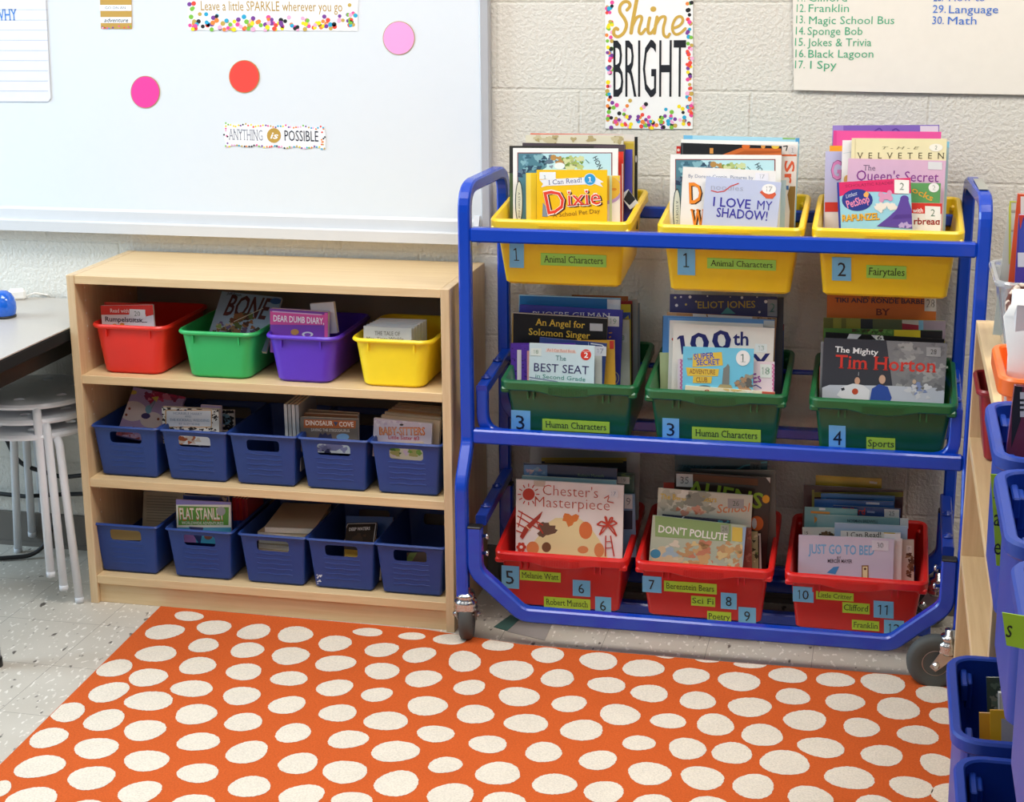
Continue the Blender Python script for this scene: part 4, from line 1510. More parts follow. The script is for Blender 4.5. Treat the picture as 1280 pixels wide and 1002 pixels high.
stack('Y3', C_, [
    ('small paperback with purple tower artwork at front of fairytale tub', (38, 488), (614, 450), -0.285, '9fd6ea', [
        ('P', [(30, 480), (620, 440), (622, 572), (500, 580), (380, 560), (200, 560), (60, 596), (30, 600)], 'dd2f6c'), ('P', [(30, 470), (54, 480), (72, 900), (50, 900)], '2c3f9a'),
        ('T', 'SCHOLASTIC READER', 105, 528, 482, 500, 22, '9c2250'), ('C', 198, 625, 121, 86, '2c3a8e'), ('T', 'Littlest', 112, 612, 200, 585, 30, 'cfd6ee', 'i'), ('T', 'PetShop', 122, 690, 298, 640, 58, 'ee8fb4', 'B'),
        ('P', [(246, 580), (268, 556), (290, 574), (280, 606), (252, 600)], 'f0b060'), ('C', 382, 582, 20, 22, 'dc9abf'), ('C', 388, 622, 20, 22, 'dc9abf'), ('C', 450, 570, 20, 22, 'dc9abf'), ('C', 456, 612, 20, 22, 'dc9abf'), ('R', 385, 575, 455, 622, 'dc9abf'),
        ('N', 31, 370, 660, 490, 700, 8, ['efe6dc'], 26), ('T', 'RAPUNZEL', 84, 795, 374, 778, 50, 'b06a1a', 'B'), ('T', 'RAPUNZEL', 80, 792, 370, 775, 50, 'f0b830', 'B'),
        ('P', [(350, 830), (440, 760), (505, 700), (535, 620), (595, 620), (622, 700), (640, 850)], '6046a0'), ('C', 567, 618, 34, 30, '6046a0'), ('P', [(500, 740), (620, 735), (626, 765), (470, 775)], '54398f'), ('N', 33, 490, 800, 600, 830, 5, ['b9a4d8'], 16),
        ('S', 488, 465, 604, 572, '2', 'f3f1ee', '3f7a5f')], dict(th=0.004)),
    ('small white paperback with red band in fairytale tub', (330, 640), (862, 652), -0.272, 'f2eeea', [
        ('P', [(325, 630), (870, 645), (870, 735), (325, 720)], 'd8362c'), ('L', [(560, 642), (760, 642)], 8, 'f0a060'), ('T', 'with', 632, 724, 712, 722, 34, 'ffffff', 'b'), ('T', 'rbread', 640, 815, 842, 818, 50, '9a2626', 'B'), ('S', 728, 672, 848, 778, '2', 'f0f0ee', '3f7a5f')], dict(th=0.004)),
    ('green paperback with slanted yellow word in fairytale tub', (250, 486), (852, 494), -0.260, '63a062', [('T', 'ocks', 620, 560, 780, 636, 48, 'e8a838', 'b'), ('S', 755, 492, 838, 565, '2', 'f0f0ee', '3f6f5f', 'c')], dict(th=0.004)),
    ('pink picture book with purple curly title in fairytale tub', (128, 300), (893, 318), -0.238, 'ddb4ce', [
        ('T', 'The', 245, 393, 338, 395, 42, '75607a', 's'), ("T", "Queen's Secret", 190, 470, 832, 486, 78, '86308a', ''), ('S', 752, 325, 862, 385, '', 'dcdcdf'), ('P', [(775, 335), (815, 345), (835, 375), (795, 378), (805, 360)], '8a8a92')], dict(th=0.005)),
    ('cream picture book with widely spaced title in fairytale tub', (155, 142), (900, 147), -0.215, 'ece2b6', [
        ('T', 'T - H - E', 392, 228, 682, 228, 20, '8a8260', 'is'), ('T', 'V  E  L  V  E  T  E  E  N', 195, 300, 878, 302, 46, '57503a', 's'), ('L', [(182, 150), (178, 700)], 4, 'cfc498'), ('S', 760, 185, 868, 245, '2', 'f3efe0', '3f7a5f', 'c')], dict(th=0.008)),
    ('white book peeking out left of the cream picture book', (82, 158), (700, 158), -0.198, 'ebe9ec', [('L', [(90, 260), (150, 250)], 3, 'b8c8d0'), ('C', 118, 470, 26, 40, 'd9a860')], dict(th=0.006)),
    ('slim grey-blue book right of the cream picture book', (500, 166), (918, 168), -0.184, 'a9c3cc', [('R', 900, 165, 925, 215, '7fc0dc')], dict(th=0.006)),
    ('lavender book with a pink letter at left of fairytale tub', (133, 205), (520, 205), -0.172, 'c2c0e2', [('R', 130, 470, 260, 520, 'd83a30'), ('R', 130, 522, 260, 800, 'efe6e6'), ('T', 'G', 160, 352, 216, 352, 98, '8a3a7a', 'B'), ('T', 'G', 163, 349, 213, 349, 92, 'e08ac2', 'B')], dict(zm=C5, th=0.007)),
    ('orange book at left back of the fairytale tub', (155, 176), (500, 176), -0.156, 'f0a22c', (), dict(zm=C5, th=0.005)),
    ('hot pink hardcover near back of fairytale tub', (12, 82), (856, 92), -0.140, 'e8529c', [('R', 5, 80, 36, 300, 'dc4490')], dict(th=0.010, hard=True, rough=0.45)),
    ('purple hardcover rearmost in fairytale tub', (5, 42), (840, 38), -0.112, '8068ba', [('L', [(330, 88), (372, 62), (395, 88)], 10, '5a3f9a'), ('L', [(470, 82), (500, 66), (530, 88)], 10, '5a3f9a'), ('R', 690, 46, 832, 140, 'd9d2de'), ('R', 0, 40, 90, 300, '9a86cc')], dict(th=0.010, hard=True)),
])
stack('G1', D_, [
    ('pale blue early reader with blue title in left green tub', (155, 488), (735, 515), -0.285, 'd2e6ee', [
        ('P', [(305, 535), (560, 550), (575, 580), (300, 566)], 'ead6d0'), ('T', 'An I Can Read Book', 312, 560, 562, 574, 25, 'c07a6a', 's'), ('C', 657, 592, 47, 49, 'dd3a2c'), ('T', '2', 640, 616, 676, 618, 44, 'ffffff', 'B'), ('L', [(622, 560), (692, 562)], 5, 'f4d0c8'),
        ('T', 'The', 388, 640, 480, 645, 42, '4a8488', 's'), ('T', 'BEST SEAT', 195, 736, 682, 766, 72, '39346a', ''), ('T', 'in Second Grade', 208, 795, 652, 828, 36, '46968e', ''),
        ('L', [(155, 790), (405, 830), (405, 862)], 8, '8a94b4'), ('L', [(155, 812), (405, 850)], 5, '8a94b4'), ('S', 166, 532, 262, 598, '18', 'e2ece8', '3f9a6a')], dict(th=0.006)),
    ('violet polka-dot paperback at far left of left green tub', (-15, 490), (560, 490), -0.262, '5630a4', [('N', 41, 0, 510, 40, 830, 16, ['2c1860'], 5), ('R', 46, 548, 84, 900, 'ece8f0')], dict(th=0.005)),
    ('violet polka-dot paperback second from left in green tub', (82, 508), (560, 508), -0.272, '5a34a8', [('N', 42, 88, 530, 130, 830, 16, ['2c1860'], 5), ('R', 134, 556, 160, 900, 'e8a8a8')], dict(th=0.005)),
    ('navy blue book tilted behind the pale blue early reader', (247, 436), (842, 492), -0.252, '2c4280', [('L', [(680, 480), (684, 900)], 4, 'b8c4e0'), ('L', [(700, 492), (800, 505), (838, 540), (838, 900)], 9, 'dfe6ee'), ('R', 738, 600, 800, 900, 'd8dcd6'), ('S', 735, 515, 838, 600, '17', 'dfe4ee', '5f6a90')], dict(th=0.006)),
    ('golden yellow book at right in left green tub', (400, 464), (910, 464), -0.232, 'dba83c', [('R', 868, 468, 905, 540, 'c8362c')], dict(th=0.006)),
    ('black picture book with yellow two-line title in green tub', (5, 212), (850, 262), -0.208, '15161c', [
        ('L', [(8, 220), (2, 700)], 7, 'c0a050'), ('L', [(8, 218), (848, 268)], 6, 'd8d0c8'), ('T', 'An Angel for', 207, 328, 648, 356, 58, 'f2ce4c', 'bs'), ('T', 'Solomon Singer', 148, 413, 694, 450, 58, 'f2ce4c', 'bs'), ('S', 692, 312, 806, 378, '', 'dde2ea')], dict(th=0.007)),
    ('indigo picture book with white author line in left green tub', (70, 146), (985, 197), -0.185, '39399e', [('T', 'PHOEBE GILMAN', 180, 252, 872, 268, 46, 'e8e8f4', 's'), ('C', 905, 800, 48, 62, 'b0a890'), ('C', 905, 800, 40, 52, '39399e'), ('C', 905, 800, 26, 36, 'b0a890'), ('L', [(860, 400), (890, 395)], 10, 'd89a3c'), ('L', [(862, 440), (880, 430)], 10, 'd89a3c'), ('S', 848, 248, 952, 338, '19', 'e6eaee', '3f9a6a')], dict(th=0.008, hard=True)),
    ('bright blue picture book in left green tub', (62, 58), (966, 90), -0.160, '1d6fb2', [('L', [(66, 62), (966, 94)], 8, '9fd0e4'), ('L', [(66, 62), (60, 200)], 8, '9fd0e4'), ('S', 846, 98, 964, 186, '', 'cdd8e6')], dict(th=0.006)),
    ('white paperback with green number at right of green tub', (500, 282), (1040, 284), -0.146, 'e2e6de', [('S', 950, 400, 1022, 480, '8', 'e8ecea', '3f9a6a')], dict(th=0.006)),
    ('yellow and blue book at right back of left green tub', (500, 142), (1052, 146), -0.130, 'd0c23c', [('R', 985, 215, 1060, 275, '3a56b0'), ('P', [(1000, 270), (1040, 275), (1035, 240)], 'd0c23c')], dict(th=0.006)),
    ('dark red and black book near back of green tub', (500, 112), (1068, 116), -0.114, '8c2026', [('R', 1040, 140, 1075, 900, '1a1a1e')], dict(th=0.007)),
    ('brown topped book at back of left green tub', (530, 60), (1030, 74), -0.098, '94562a', (), dict(th=0.005)),
    ('pale grey book rearmost but one in left green tub', (500, 92), (1112, 96), -0.086, 'a9b3bc', (), dict(th=0.010)),
    ('blue-grey book rearmost in left green tub', (500, 130), (1134, 134), -0.070, '8a98a6', (), dict(th=0.006)),
])
stack('G2', E_, [
    ('low cream paperback foremost in the centre green tub', (318, 628), (852, 668), -0.300, 'ece2c4', [('R', 775, 655, 860, 900, 'c85040'), ('T', 'e', 432, 668, 462, 668, 24, 'c04a3a', 'b'), ('N', 51, 560, 640, 740, 670, 6, ['e0c080', 'f0ead8'], 16)], dict(th=0.004)),
    ('sky blue paperback with yellow title strips in centre green tub', (305, 396), (727, 410), -0.286, '74c4e0', [
        ('P', [(365, 440), (535, 428), (542, 508), (360, 518)], 'e2bd48'), ('T', 'SUPER', 370, 474, 492, 464, 34, '3a50b0', 'B'), ('T', 'SECRET', 385, 508, 524, 502, 32, '3a50b0', 'B'), ('T', 'THE', 332, 478, 360, 474, 12, '8a6a2a'),
        ('P', [(322, 520), (520, 530), (512, 572), (330, 570)], 'e2bd48'), ('T', 'ADVENTURE', 342, 557, 496, 562, 27, '8a5636', 'b'), ('P', [(365, 572), (478, 575), (472, 614), (362, 612)], 'e2bd48'), ('T', 'CLUB', 382, 608, 450, 608, 29, '8a5636', 'b'),
        ('P', [(535, 640), (545, 525), (560, 515), (572, 498), (582, 515), (580, 640)], '80807c'), ('P', [(510, 640), (525, 620), (590, 625), (600, 645)], 'a89a70'), ('N', 52, 625, 575, 700, 650, 18, ['8a8278', '6a6660', 'a09480', 'b08a6a'], 20), ('C', 430, 640, 40, 14, '4a6a78'),
        ('S', 620, 418, 704, 510, '1', 'ece8e6', '3a8a78', 'c')], dict(th=0.004)),
    ('white paperback with pink zigzag border in centre green tub', (275, 470), (850, 488), -0.272, 'efdde6', [('L', [(292, 470)] + [(288 + (i % 2) * 12, 470 + i * 12) for i in range(16)], 9, 'e07ab0'), ('L', [(838 + (i % 2) * 10, 500 + i * 12) for i in range(15)], 8, 'd86aa6'), ('T', 'Es', 722, 612, 772, 606, 54, '96389a', 'b'), ('L', [(690, 640), (740, 625), (772, 645)], 6, '2f3a90'), ('S', 764, 500, 830, 580, '18', 'eaf0ec', '3f9a6a')], dict(th=0.004)),
    ('white picture book with big navy numerals in centre green tub', (248, 259), (850, 287), -0.248, 'eee9e0', [
        ('T', '100', 282, 444, 598, 408, 112, '1f2468', 'B'), ('T', 'th', 602, 386, 694, 388, 78, '1f2468', 'B'), ('T', 'DAY', 500, 560, 828, 550, 110, '1f2468', 'B'), ('S', 735, 378, 806, 430, '13', 'eaf0ee', '3a8a6a')], dict(th=0.006)),
    ('plain white book behind the navy numeral book', (225, 240), (782, 262), -0.228, 'f0eee8', [('C', 243, 352, 6, 8, 'c83a30')], dict(th=0.006)),
    ('blue bordered picture book in centre green tub', (187, 212), (850, 238), -0.210, '548fd0', [('R', 215, 225, 840, 800, '6aa2dc'), ('S', 785, 240, 850, 280, '', 'cfd6da')], dict(th=0.008)),
    ('pale green paperback at left of centre green tub', (165, 432), (640, 432), -0.222, 'b7c494', (), dict(th=0.004)),
    ('tan and white picture book in centre green tub', (208, 192), (862, 226), -0.188, 'c09c78', [('P', [(262, 170), (370, 172), (360, 240), (270, 240)], 'b98a60'), ('P', [(360, 172), (720, 205), (715, 240), (365, 240)], 'd8dce0'), ('P', [(525, 200), (572, 158), (622, 200)], '4f9aa4'), ('L', [(440, 180), (450, 220)], 8, 'a07a50'), ('N', 53, 740, 215, 850, 245, 6, ['8a6a4a', 'a89078'], 14)], dict(th=0.007)),
    ('navy starry picture book at back of centre green tub', (226, 84), (866, 100), -0.160, '3a3e70', [
        ('T', 'ELIOT JONES', 392, 168, 736, 164, 40, 'b49c3c', 'b'), ('P', [(530, 200), (570, 160), (618, 200)], '4f9aa4')] + [('C', x, y, s, s, c) for x, y, s, c in ((258, 104, 7, 'c8c8a8'), (292, 100, 6, 'c8c8d8'), (346, 100, 9, 'e0e0e8'), (266, 150, 9, 'e0e0e8'), (322, 145, 7, 'b8a860'), (382, 128, 6, 'c8b878'), (450, 95, 5, 'd8d8e0'), (656, 104, 8, 'e0e0e8'), (746, 100, 5, 'd8d8e0'), (798, 128, 10, 'e8e8ee'), (760, 190, 7, 'd0d0d8'), (586, 100, 5, 'a898a0'))] + [('S', 808, 114, 866, 214, '2', '8f97a4', '3a8a78')], dict(th=0.007, hard=True)),
    ('grey-blue book behind the starry picture book', (320, 96), (904, 106), -0.134, '50525e', (), dict(th=0.009)),
    ('dark blue book with red corner at right of centre tub', (500, 258), (906, 264), -0.118, '2e4a8a', [('R', 885, 262, 912, 300, 'a04038')], dict(th=0.006)),
    ('dark cover at left behind the blue bordered book', (182, 214), (600, 224), -0.146, '2a2a36', (), dict(th=0.004)),
])
stack('G3', F_, [
    ('glossy hockey paperback with red title at front of sports tub', (130, 314), (803, 344), -0.280, '3c3d44', [
        ('P', [(470, 325), (700, 330), (810, 345), (810, 700), (520, 700)], '77777a'), ('N', 61, 520, 350, 790, 600, 60, ['8b8b8c', '6a6a6d', '9a9a98', '7d7d7e'], 18), ('P', [(120, 585), (160, 570), (500, 575), (810, 590), (810, 700), (120, 700)], 'b8bcc6'),  # lighter grey right side: muted glare put into the cover colour
        ('T', 'The Mighty', 190, 390, 425, 408, 30, 'e8e8ea', 'bs'), ('T', 'Tim Horton', 192, 478, 742, 503, 72, 'c8352c', 'bs'), ('C', 312, 548, 15, 20, 'c89a80'), ('P', [(200, 625), (232, 580), (290, 562), (345, 572), (380, 600), (372, 660), (260, 660)], 'd9d9dc'), ('L', [(225, 596), (242, 590)], 14, '22242c'), ('C', 300, 606, 17, 17, 'b8482c'), ('C', 448, 540, 18, 24, 'c8a088'), ('P', [(378, 660), (392, 590), (430, 566), (478, 580), (500, 640), (490, 660)], '2f4c9a'), ('C', 622, 552, 10, 12, 'c0a890'), ('N', 62, 590, 570, 700, 640, 16, ['a8a8ac', 'c8c8cc', '7a88b0'], 14), ('L', [(320, 500), (318, 520)], 3, 'a0a0a8'),
        ('S', 688, 364, 766, 414, '28', '9a9a9a', '1f1f22')], dict(th=0.004, rough=0.2)),
    ('grey glossy paperback just behind the hockey paperback', (114, 336), (790, 356), -0.268, '8b8b8e', (), dict(th=0.005, rough=0.22)),
    ('thin red-edged leaflet at left of sports tub', (106, 470), (500, 478), -0.258, 'b04a3c', (), dict(th=0.003)),
    ('black paperback with white helmet artwork in sports tub', (140, 284), (786, 322), -0.240, '151517', [('P', [(270, 288), (335, 296), (310, 322), (255, 320)], 'd8d8da'), ('P', [(380, 292), (440, 300), (462, 330), (420, 330)], 'd8d8da'), ('C', 432, 312, 22, 18, 'e8e8e0'), ('T', '6', 420, 324, 446, 324, 22, '1c1c1e', 'b')], dict(th=0.006)),
    ('green book with yellow block in sports tub', (130, 262), (776, 276), -0.218, '507f38', [('R', 512, 268, 656, 330, 'e2cc2a'), ('R', 656, 268, 790, 330, '17161a'), ('N', 63, 280, 272, 500, 285, 14, ['6a9a4a', '3f5f2c', '4a3a20'], 12)], dict(th=0.006)),
    ('plaid coloured sports magazine in sports tub', (128, 205), (794, 222), -0.180, '8f9038', [('R', 330, 200, 396, 330, '262c34'), ('R', 396, 200, 556, 330, '566040'), ('R', 556, 200, 646, 330, 'c4c0ba'), ('P', [(556, 235), (646, 245), (646, 330), (556, 330)], 'a8263c'), ('R', 646, 200, 672, 330, '7fb4d0'), ('R', 672, 200, 800, 330, '9c8c98'), ('R', 130, 200, 180, 330, '5f6428'), ('R', 225, 200, 250, 330, '6c6c2c')], dict(th=0.007)),
    ('tall orange sports book at back under the yellow tub', (148, 26), (745, 30), -0.150, 'd2742a', [
        ('T', 'NFL SUPERSTARS', 335, 102, 560, 104, 15, '6e3c22', 'b'), ('T', 'TIKI AND RONDE BARBER', 190, 120, 705, 130, 25, '2a2f4a', 'B'), ('T', 'BY', 415, 190, 490, 190, 34, '6a2a20', 'Bs'), ('S', 678, 84, 742, 168, '28', 'd0cfcb', '22302c')], dict(th=0.006)),
])
stack('R1', H_, [
    ('white picture book with red line drawings in left red tub', (290, 150), (808, 180), -0.286, 'efebe6', [
        ('P', [(376, 150), (432, 155), (428, 186), (374, 182)], 'cfc4b2'), ('C', 350, 222, 29, 29, 'c8422f')] + [('L', [(350 + 36 * math.cos(a), 222 + 36 * math.sin(a)), (350 + 52 * math.cos(a), 222 + 52 * math.sin(a))], 5, 'c8422f') for a in [i * math.pi / 6 for i in range(12)]] + [
        ('T', "Chester's", 418, 224, 684, 240, 50, 'c4553e', 'l'), ('T', 'Masterpiece', 380, 280, 740, 300, 50, 'c4553e', 'l'),
        ('P', [(335, 560), (350, 480), (400, 420), (440, 360), (480, 335), (590, 335), (640, 370), (690, 440), (725, 500), (735, 560)], 'efdfa6'), ('N', 71, 520, 330, 560, 350, 3, ['e0803a'], 24), ('N', 72, 430, 375, 450, 400, 2, ['6a5040'], 26), ('C', 625, 395, 32, 42, 'e07a42'), ('C', 436, 476, 22, 24, '7a5438'), ('C', 370, 480, 30, 32, 'e08a52'), ('C', 612, 488, 26, 18, 'e0905a'), ('C', 690, 490, 24, 34, 'e0905a'),
        ('L', [(300, 300), (420, 370)], 6, 'c4422f'), ('L', [(296, 325), (410, 395)], 6, 'c4422f'), ('L', [(292, 360), (330, 380)], 6, 'c4422f'), ('L', [(290, 395), (330, 412)], 6, 'c4422f'), ('L', [(320, 305), (300, 380)], 5, 'c4422f'), ('L', [(385, 350), (420, 410)], 5, 'c4422f'),
        ('P', [(308, 425), (330, 380), (395, 322), (418, 302), (405, 336), (350, 395), (322, 438)], 'a8382a'), ('L', [(336, 372), (360, 396)], 5, 'e8c8a0')] + [('C', 315 + 15 * math.cos(a), 475 + 15 * math.sin(a), 9, 9, 'c4422f') for a in [i * math.pi / 3 for i in range(6)]] + [('C', 315, 475, 8, 8, 'efebe6'),
        ('L', [(722, 420), (720, 520)], 6, 'c4422f'), ('L', [(745, 420), (762, 520)], 6, 'c4422f'), ('L', [(722, 450), (750, 446)], 4, 'c4422f'), ('L', [(722, 480), (756, 476)], 4, 'c4422f')] + [q for dx, dy in ((-52, -10), (-40, 40), (45, -15), (42, 45), (-15, -48), (25, -42)) for q in (('L', [(732, 365), (732 + dx * .6, 365 + dy * .6 - 8), (732 + dx, 365 + dy + 12)], 8, 'c4422f'), ('L', [(732, 372), (732 + dx * .55, 378 + dy * .55), (732 + dx, 365 + dy + 12)], 6, 'c4422f'))] + [
        ('L', [(715, 240), (740, 225), (730, 255), (760, 262)], 5, 'c4553e'), ('S', 738, 200, 782, 235, '17', 'e9eae8', '7a9ab0')], dict(th=0.008, hard=True)),
    ('pale teal book directly behind the red-drawing book', (318, 132), (772, 156), -0.266, '86acb2', (), dict(th=0.008)),
    ('navy book with photo corner in left red tub', (325, 72), (776, 98), -0.244, '1d2f52', [('R', 328, 80, 440, 135, '5a82ac'), ('N', 73, 340, 95, 430, 125, 8, ['a890a0', '7fa0b8', 'c0a8a0'], 9), ('T', 'Robert Munsch', 588, 136, 712, 140, 14, '62805a', '')], dict(th=0.007)),
    ('light blue paperback at right of left red tub', (450, 216), (860, 222), -0.226, '78a0c6', [('R', 806, 300, 850, 390, '20304a'), ('S', 812, 222, 850, 290, '9', 'dfe4e8', '2f3f6a')], dict(th=0.007)),
    ('dark green book with a number sticker in red tub', (420, 92), (860, 122), -0.206, '35544a', [('N', 74, 780, 100, 850, 160, 10, ['5a8050', '2a4038'], 12), ('S', 776, 136, 836, 170, '19', 'cfd4d0', '3a5f4a')], dict(th=0.006)),
    ('tall grey book with yellow panel at back of red tub', (358, -20), (886, 10), -0.135, 'a4a7a6', [('R', 412, 45, 822, 95, 'b09a30'), ('R', 412, 62, 822, 130, '2a3036'), ('R', 428, 56, 806, 70, '8a7a28')], dict(th=0.008)),
])
stack('R2', I_, [
    ('low pastel paperback with white title in middle red tub', (138, 322), (590, 374), -0.286, 'b9c6ae', [
        ('P', [(150, 325), (515, 365), (515, 450), (150, 425)], '8fb070'), ('T', "DON'T POLLUTE", 165, 404, 497, 446, 34, 'f4f4ee', 'B'), ('N', 81, 150, 460, 260, 560, 14, ['d8c8a0', 'e0d8c0', 'a8c0c8'], 26), ('N', 82, 280, 460, 560, 570, 40, ['d8b078', 'd08a6a', 'e0cc90', 'c8a070', 'c8d0b0'], 20), ('C', 152, 508, 25, 22, '4894b6'), ('P', [(522, 378), (572, 384), (568, 452), (520, 446)], 'e2c95a'), ('R', 572, 380, 600, 900, '9ab8d4'), ('S', 466, 368, 506, 408, '26', 'a0aa98', '3a4a3a')], dict(th=0.004)),
    ('navy paperback peeking above the pastel paperback', (184, 318), (512, 348), -0.276, '1a2740', [('N', 83, 430, 350, 505, 362, 6, ['3a8090'], 9), ('L', [(272, 345), (290, 328)], 6, 'd0d4d8')], dict(th=0.004)),
    ('cream picture book with yellow author line in red tub', (165, 192), (620, 228), -0.252, 'cacbb8', [
        ('N', 84, 180, 220, 420, 300, 26, ['8f9486', 'b4b8a4', 'a0a490', 'e2e2d4'], 22), ('T', 'The Berenstain Bears', 175, 244, 446, 260, 26, 'd6b62c', 'b'), ('T', 'School', 448, 312, 612, 304, 40, 'dd8a5a', 'bi'), ('N', 85, 250, 290, 430, 320, 10, ['d89a80', 'c87a5a', 'e0c0a0'], 14), ('S', 500, 242, 578, 288, '26', 'a8a6a2', '3a5a3a')], dict(th=0.006)),
    ('brown paperback right of the pastel paperback', (300, 378), (614, 384), -0.266, '8a4d40', [('N', 86, 590, 400, 612, 560, 8, ['a86a58'], 7)], dict(th=0.003)),
    ('green and cream paperback in middle red tub', (350, 398), (644, 402), -0.240, 'b3b988', [('N', 87, 618, 420, 640, 560, 12, ['6f8a4a', 'd8d8b0', '3a4a30'], 7)], dict(th=0.004)),
    ('white edged paperback at right in middle red tub', (350, 410), (658, 412), -0.230, 'dcdcd6', [('R', 646, 420, 652, 900, '33362f')], dict(th=0.004)),
    ('black picture book with green alien lettering in red tub', (245, 112), (706, 142), -0.204, '2b1d18', [
        ('P', [(330, 125), (645, 148), (645, 180), (330, 158)], '6a4120'), ('T', 'ALIENS', 300, 225, 662, 292, 72, '8aa82a', 'B'), ('C', 684, 245, 18, 20, 'dd981e'), ('C', 640, 362, 32, 36, 'd0661e'), ('C', 628, 362, 12, 26, 'c8ccd0'), ('P', [(684, 142), (706, 140), (704, 168)], 'c8c4c0'), ('S', 252, 122, 332, 184, '35', 'e2e2de', '26302c')], dict(th=0.006)),
    ('grey edged book behind the alien lettering book', (320, 100), (730, 106), -0.182, '5c5852', (), dict(th=0.006)),
    ('dark red book corner at left of middle red tub', (190, 166), (520, 172), -0.192, '9a382c', (), dict(th=0.004)),
    ('dark teal book rearmost in middle red tub', (246, 8), (692, 26), -0.155, '1d4856', [('L', [(530, 110), (580, 84), (690, 66)], 8, '4f98a6'), ('T', 'poetry', 276, 92, 440, 98, 18, '3a7080', 'i'), ('S', 608, 66, 660, 118, '36', '5f6a6c', '1f2a2a')], dict(th=0.006)),
])
stack('R3', J_, [
    ('lilac picture book with blue title in right red tub', (95, 328), (494, 346), -0.288, 'c9c0d2', [
        ('T', 'JUST GO TO BED', 135, 405, 410, 412, 38, '74acd6', 'B'), ('T', 'BY', 255, 428, 272, 428, 10, '3a3040'), ('T', 'MERCER MAYER', 216, 444, 318, 446, 15, '3a3040', 'b'), ('P', [(212, 486), (240, 462), (264, 460), (248, 492)], '4488c0'), ('R', 358, 455, 386, 520, '8a5a30'), ('R', 362, 460, 382, 520, 'e0d0a0'), ('C', 372, 470, 5, 5, '5a3a20'), ('S', 400, 350, 470, 392, '30', 'd6d2da', '39463f')], dict(th=0.004)),
    ('white early reader second in the right red tub', (290, 336), (527, 346), -0.276, 'e2dedc', [('S', 452, 322, 520, 352, '30', 'e8e6e4', '39463f')], dict(th=0.006)),
    ('cream early reader with serif banner in right red tub', (270, 312), (520, 320), -0.262, 'e6e1d8', [('T', 'I Can Read!', 295, 338, 440, 338, 21, '2c2a2a', 's'), ('C', 474, 318, 24, 22, 'dfbf3a')], dict(th=0.004)),
    ('pale blue book behind the cream early reader', (245, 278), (550, 292), -0.248, 'a6c0d8', (), dict(th=0.006)),
    ('small brown patterned paperback at right of right red tub', (340, 345), (576, 349), -0.258, 'd2c8ba', [('N', 91, 548, 400, 572, 500, 16, ['7a5438', '9a7858', '5a3a28'], 8), ('S', 544, 372, 566, 402, '0', 'e2ded8', '39463f')], dict(th=0.004)),
    ('white book with brown picture at left of right red tub', (110, 298), (440, 302), -0.232, 'd9d9cc', [('N', 92, 185, 322, 238, 335, 12, ['6a5030', 'a08a60', '3a2c1c'], 9), ('T', '15', 118, 326, 134, 326, 12, '2a302c', '')], dict(th=0.006)),
    ('grey-teal paperback with dark red title in right red tub', (172, 244), (516, 258), -0.216, '7aa2a4', [('T', 'NORMAN BRIDWELL', 298, 275, 426, 279, 12, '2f4a4e', 'b'), ('T', 'Clifford', 284, 302, 462, 306, 20, '7a2c2a', 'B'), ('S', 518, 258, 552, 300, '25', 'd6dad8', '22302c')], dict(th=0.006)),
    ('teal paperback with orange words at left of red tub', (120, 212), (340, 222), -0.202, '6b9c9e', [('L', [(145, 233), (225, 237)], 9, 'd08a3a'), ('P', [(160, 250), (176, 262), (160, 280)], 'd08a3a'), ('R', 180, 195, 206, 225, 'c8ccd0')], dict(th=0.005)),
    ('deep blue paperback with red title in right red tub', (238, 205), (520, 220), -0.186, '28467f', [('T', 'Clifford', 268, 240, 372, 243, 26, 'bf4030', 'B'), ('L', [(380, 232), (412, 234)], 8, '8a9ac0'), ('S', 452, 220, 514, 256, '25', 'd6dad8', '22302c')], dict(th=0.006)),
    ('medium blue paperback near back of right red tub', (160, 180), (492, 190), -0.168, '2c5c9c', [('L', [(376, 196), (432, 198)], 9, 'c0c8d8')], dict(th=0.006)),
    ('steel blue paperback near back of right red tub', (188, 155), (496, 167), -0.150, '356ea6', [('L', [(210, 176), (410, 182)], 5, '1f4070')], dict(th=0.006)),
    ('maroon bordered book at back of right red tub', (116, 120), (532, 142), -0.128, '452a2e', [('R', 150, 150, 538, 170, '8a8434'), ('R', 150, 140, 160, 400, '9a9a50')], dict(th=0.007)),
    ('yellow book rearmost in right red tub', (166, 80), (442, 94), -0.105, 'c2a22a', [('L', [(390, 108), (422, 112)], 9, 'd8d4c8')], dict(th=0.006)),
])

# ================================================================== books in the bookcase
SA = Zm(80, 300, 4.74); SB = Zm(310, 330, 4.267); SC = Zm(100, 470, 4.923); SD = Zm(340, 480, 4.74); SE = Zm(100, 600, 4.923); SF = Zm(340, 620, 4.571)
Z1, Z2, Z3 = 0.602, 0.337, 0.081
bk = book
bk('chapter_book', 'small red and white storybook at front of the red cubby tub', SA, (216, 388), (526, 384), -0.292, Z1, 'f0edf0', [
    ('P', [(205, 380), (530, 375), (532, 440), (210, 442)], 'de3226'), ('T', 'Read with', 275, 428, 384, 430, 22, 'f4e8e6', 'b'), ('T', 'Rumpelstiltsk...', 245, 480, 492, 488, 27, '3a2438', 'B'), ('P', [(482, 385), (528, 382), (540, 440), (486, 452)], 'de3226'),
    ('C', 300, 505, 14, 10, 'e09a3a'), ('C', 345, 500, 14, 10, 'e09a3a'), ('S', 388, 408, 482, 462, '20', 'efefef', '33663f')], th=0.006, lean=4)
bk('chapter_book', 'small red storybook standing behind the red and white one', SA, (238, 368), (520, 380), -0.278, Z1, 'd8301f', [('R', 232, 362, 250, 400, 'b82418')], th=0.006, lean=4)
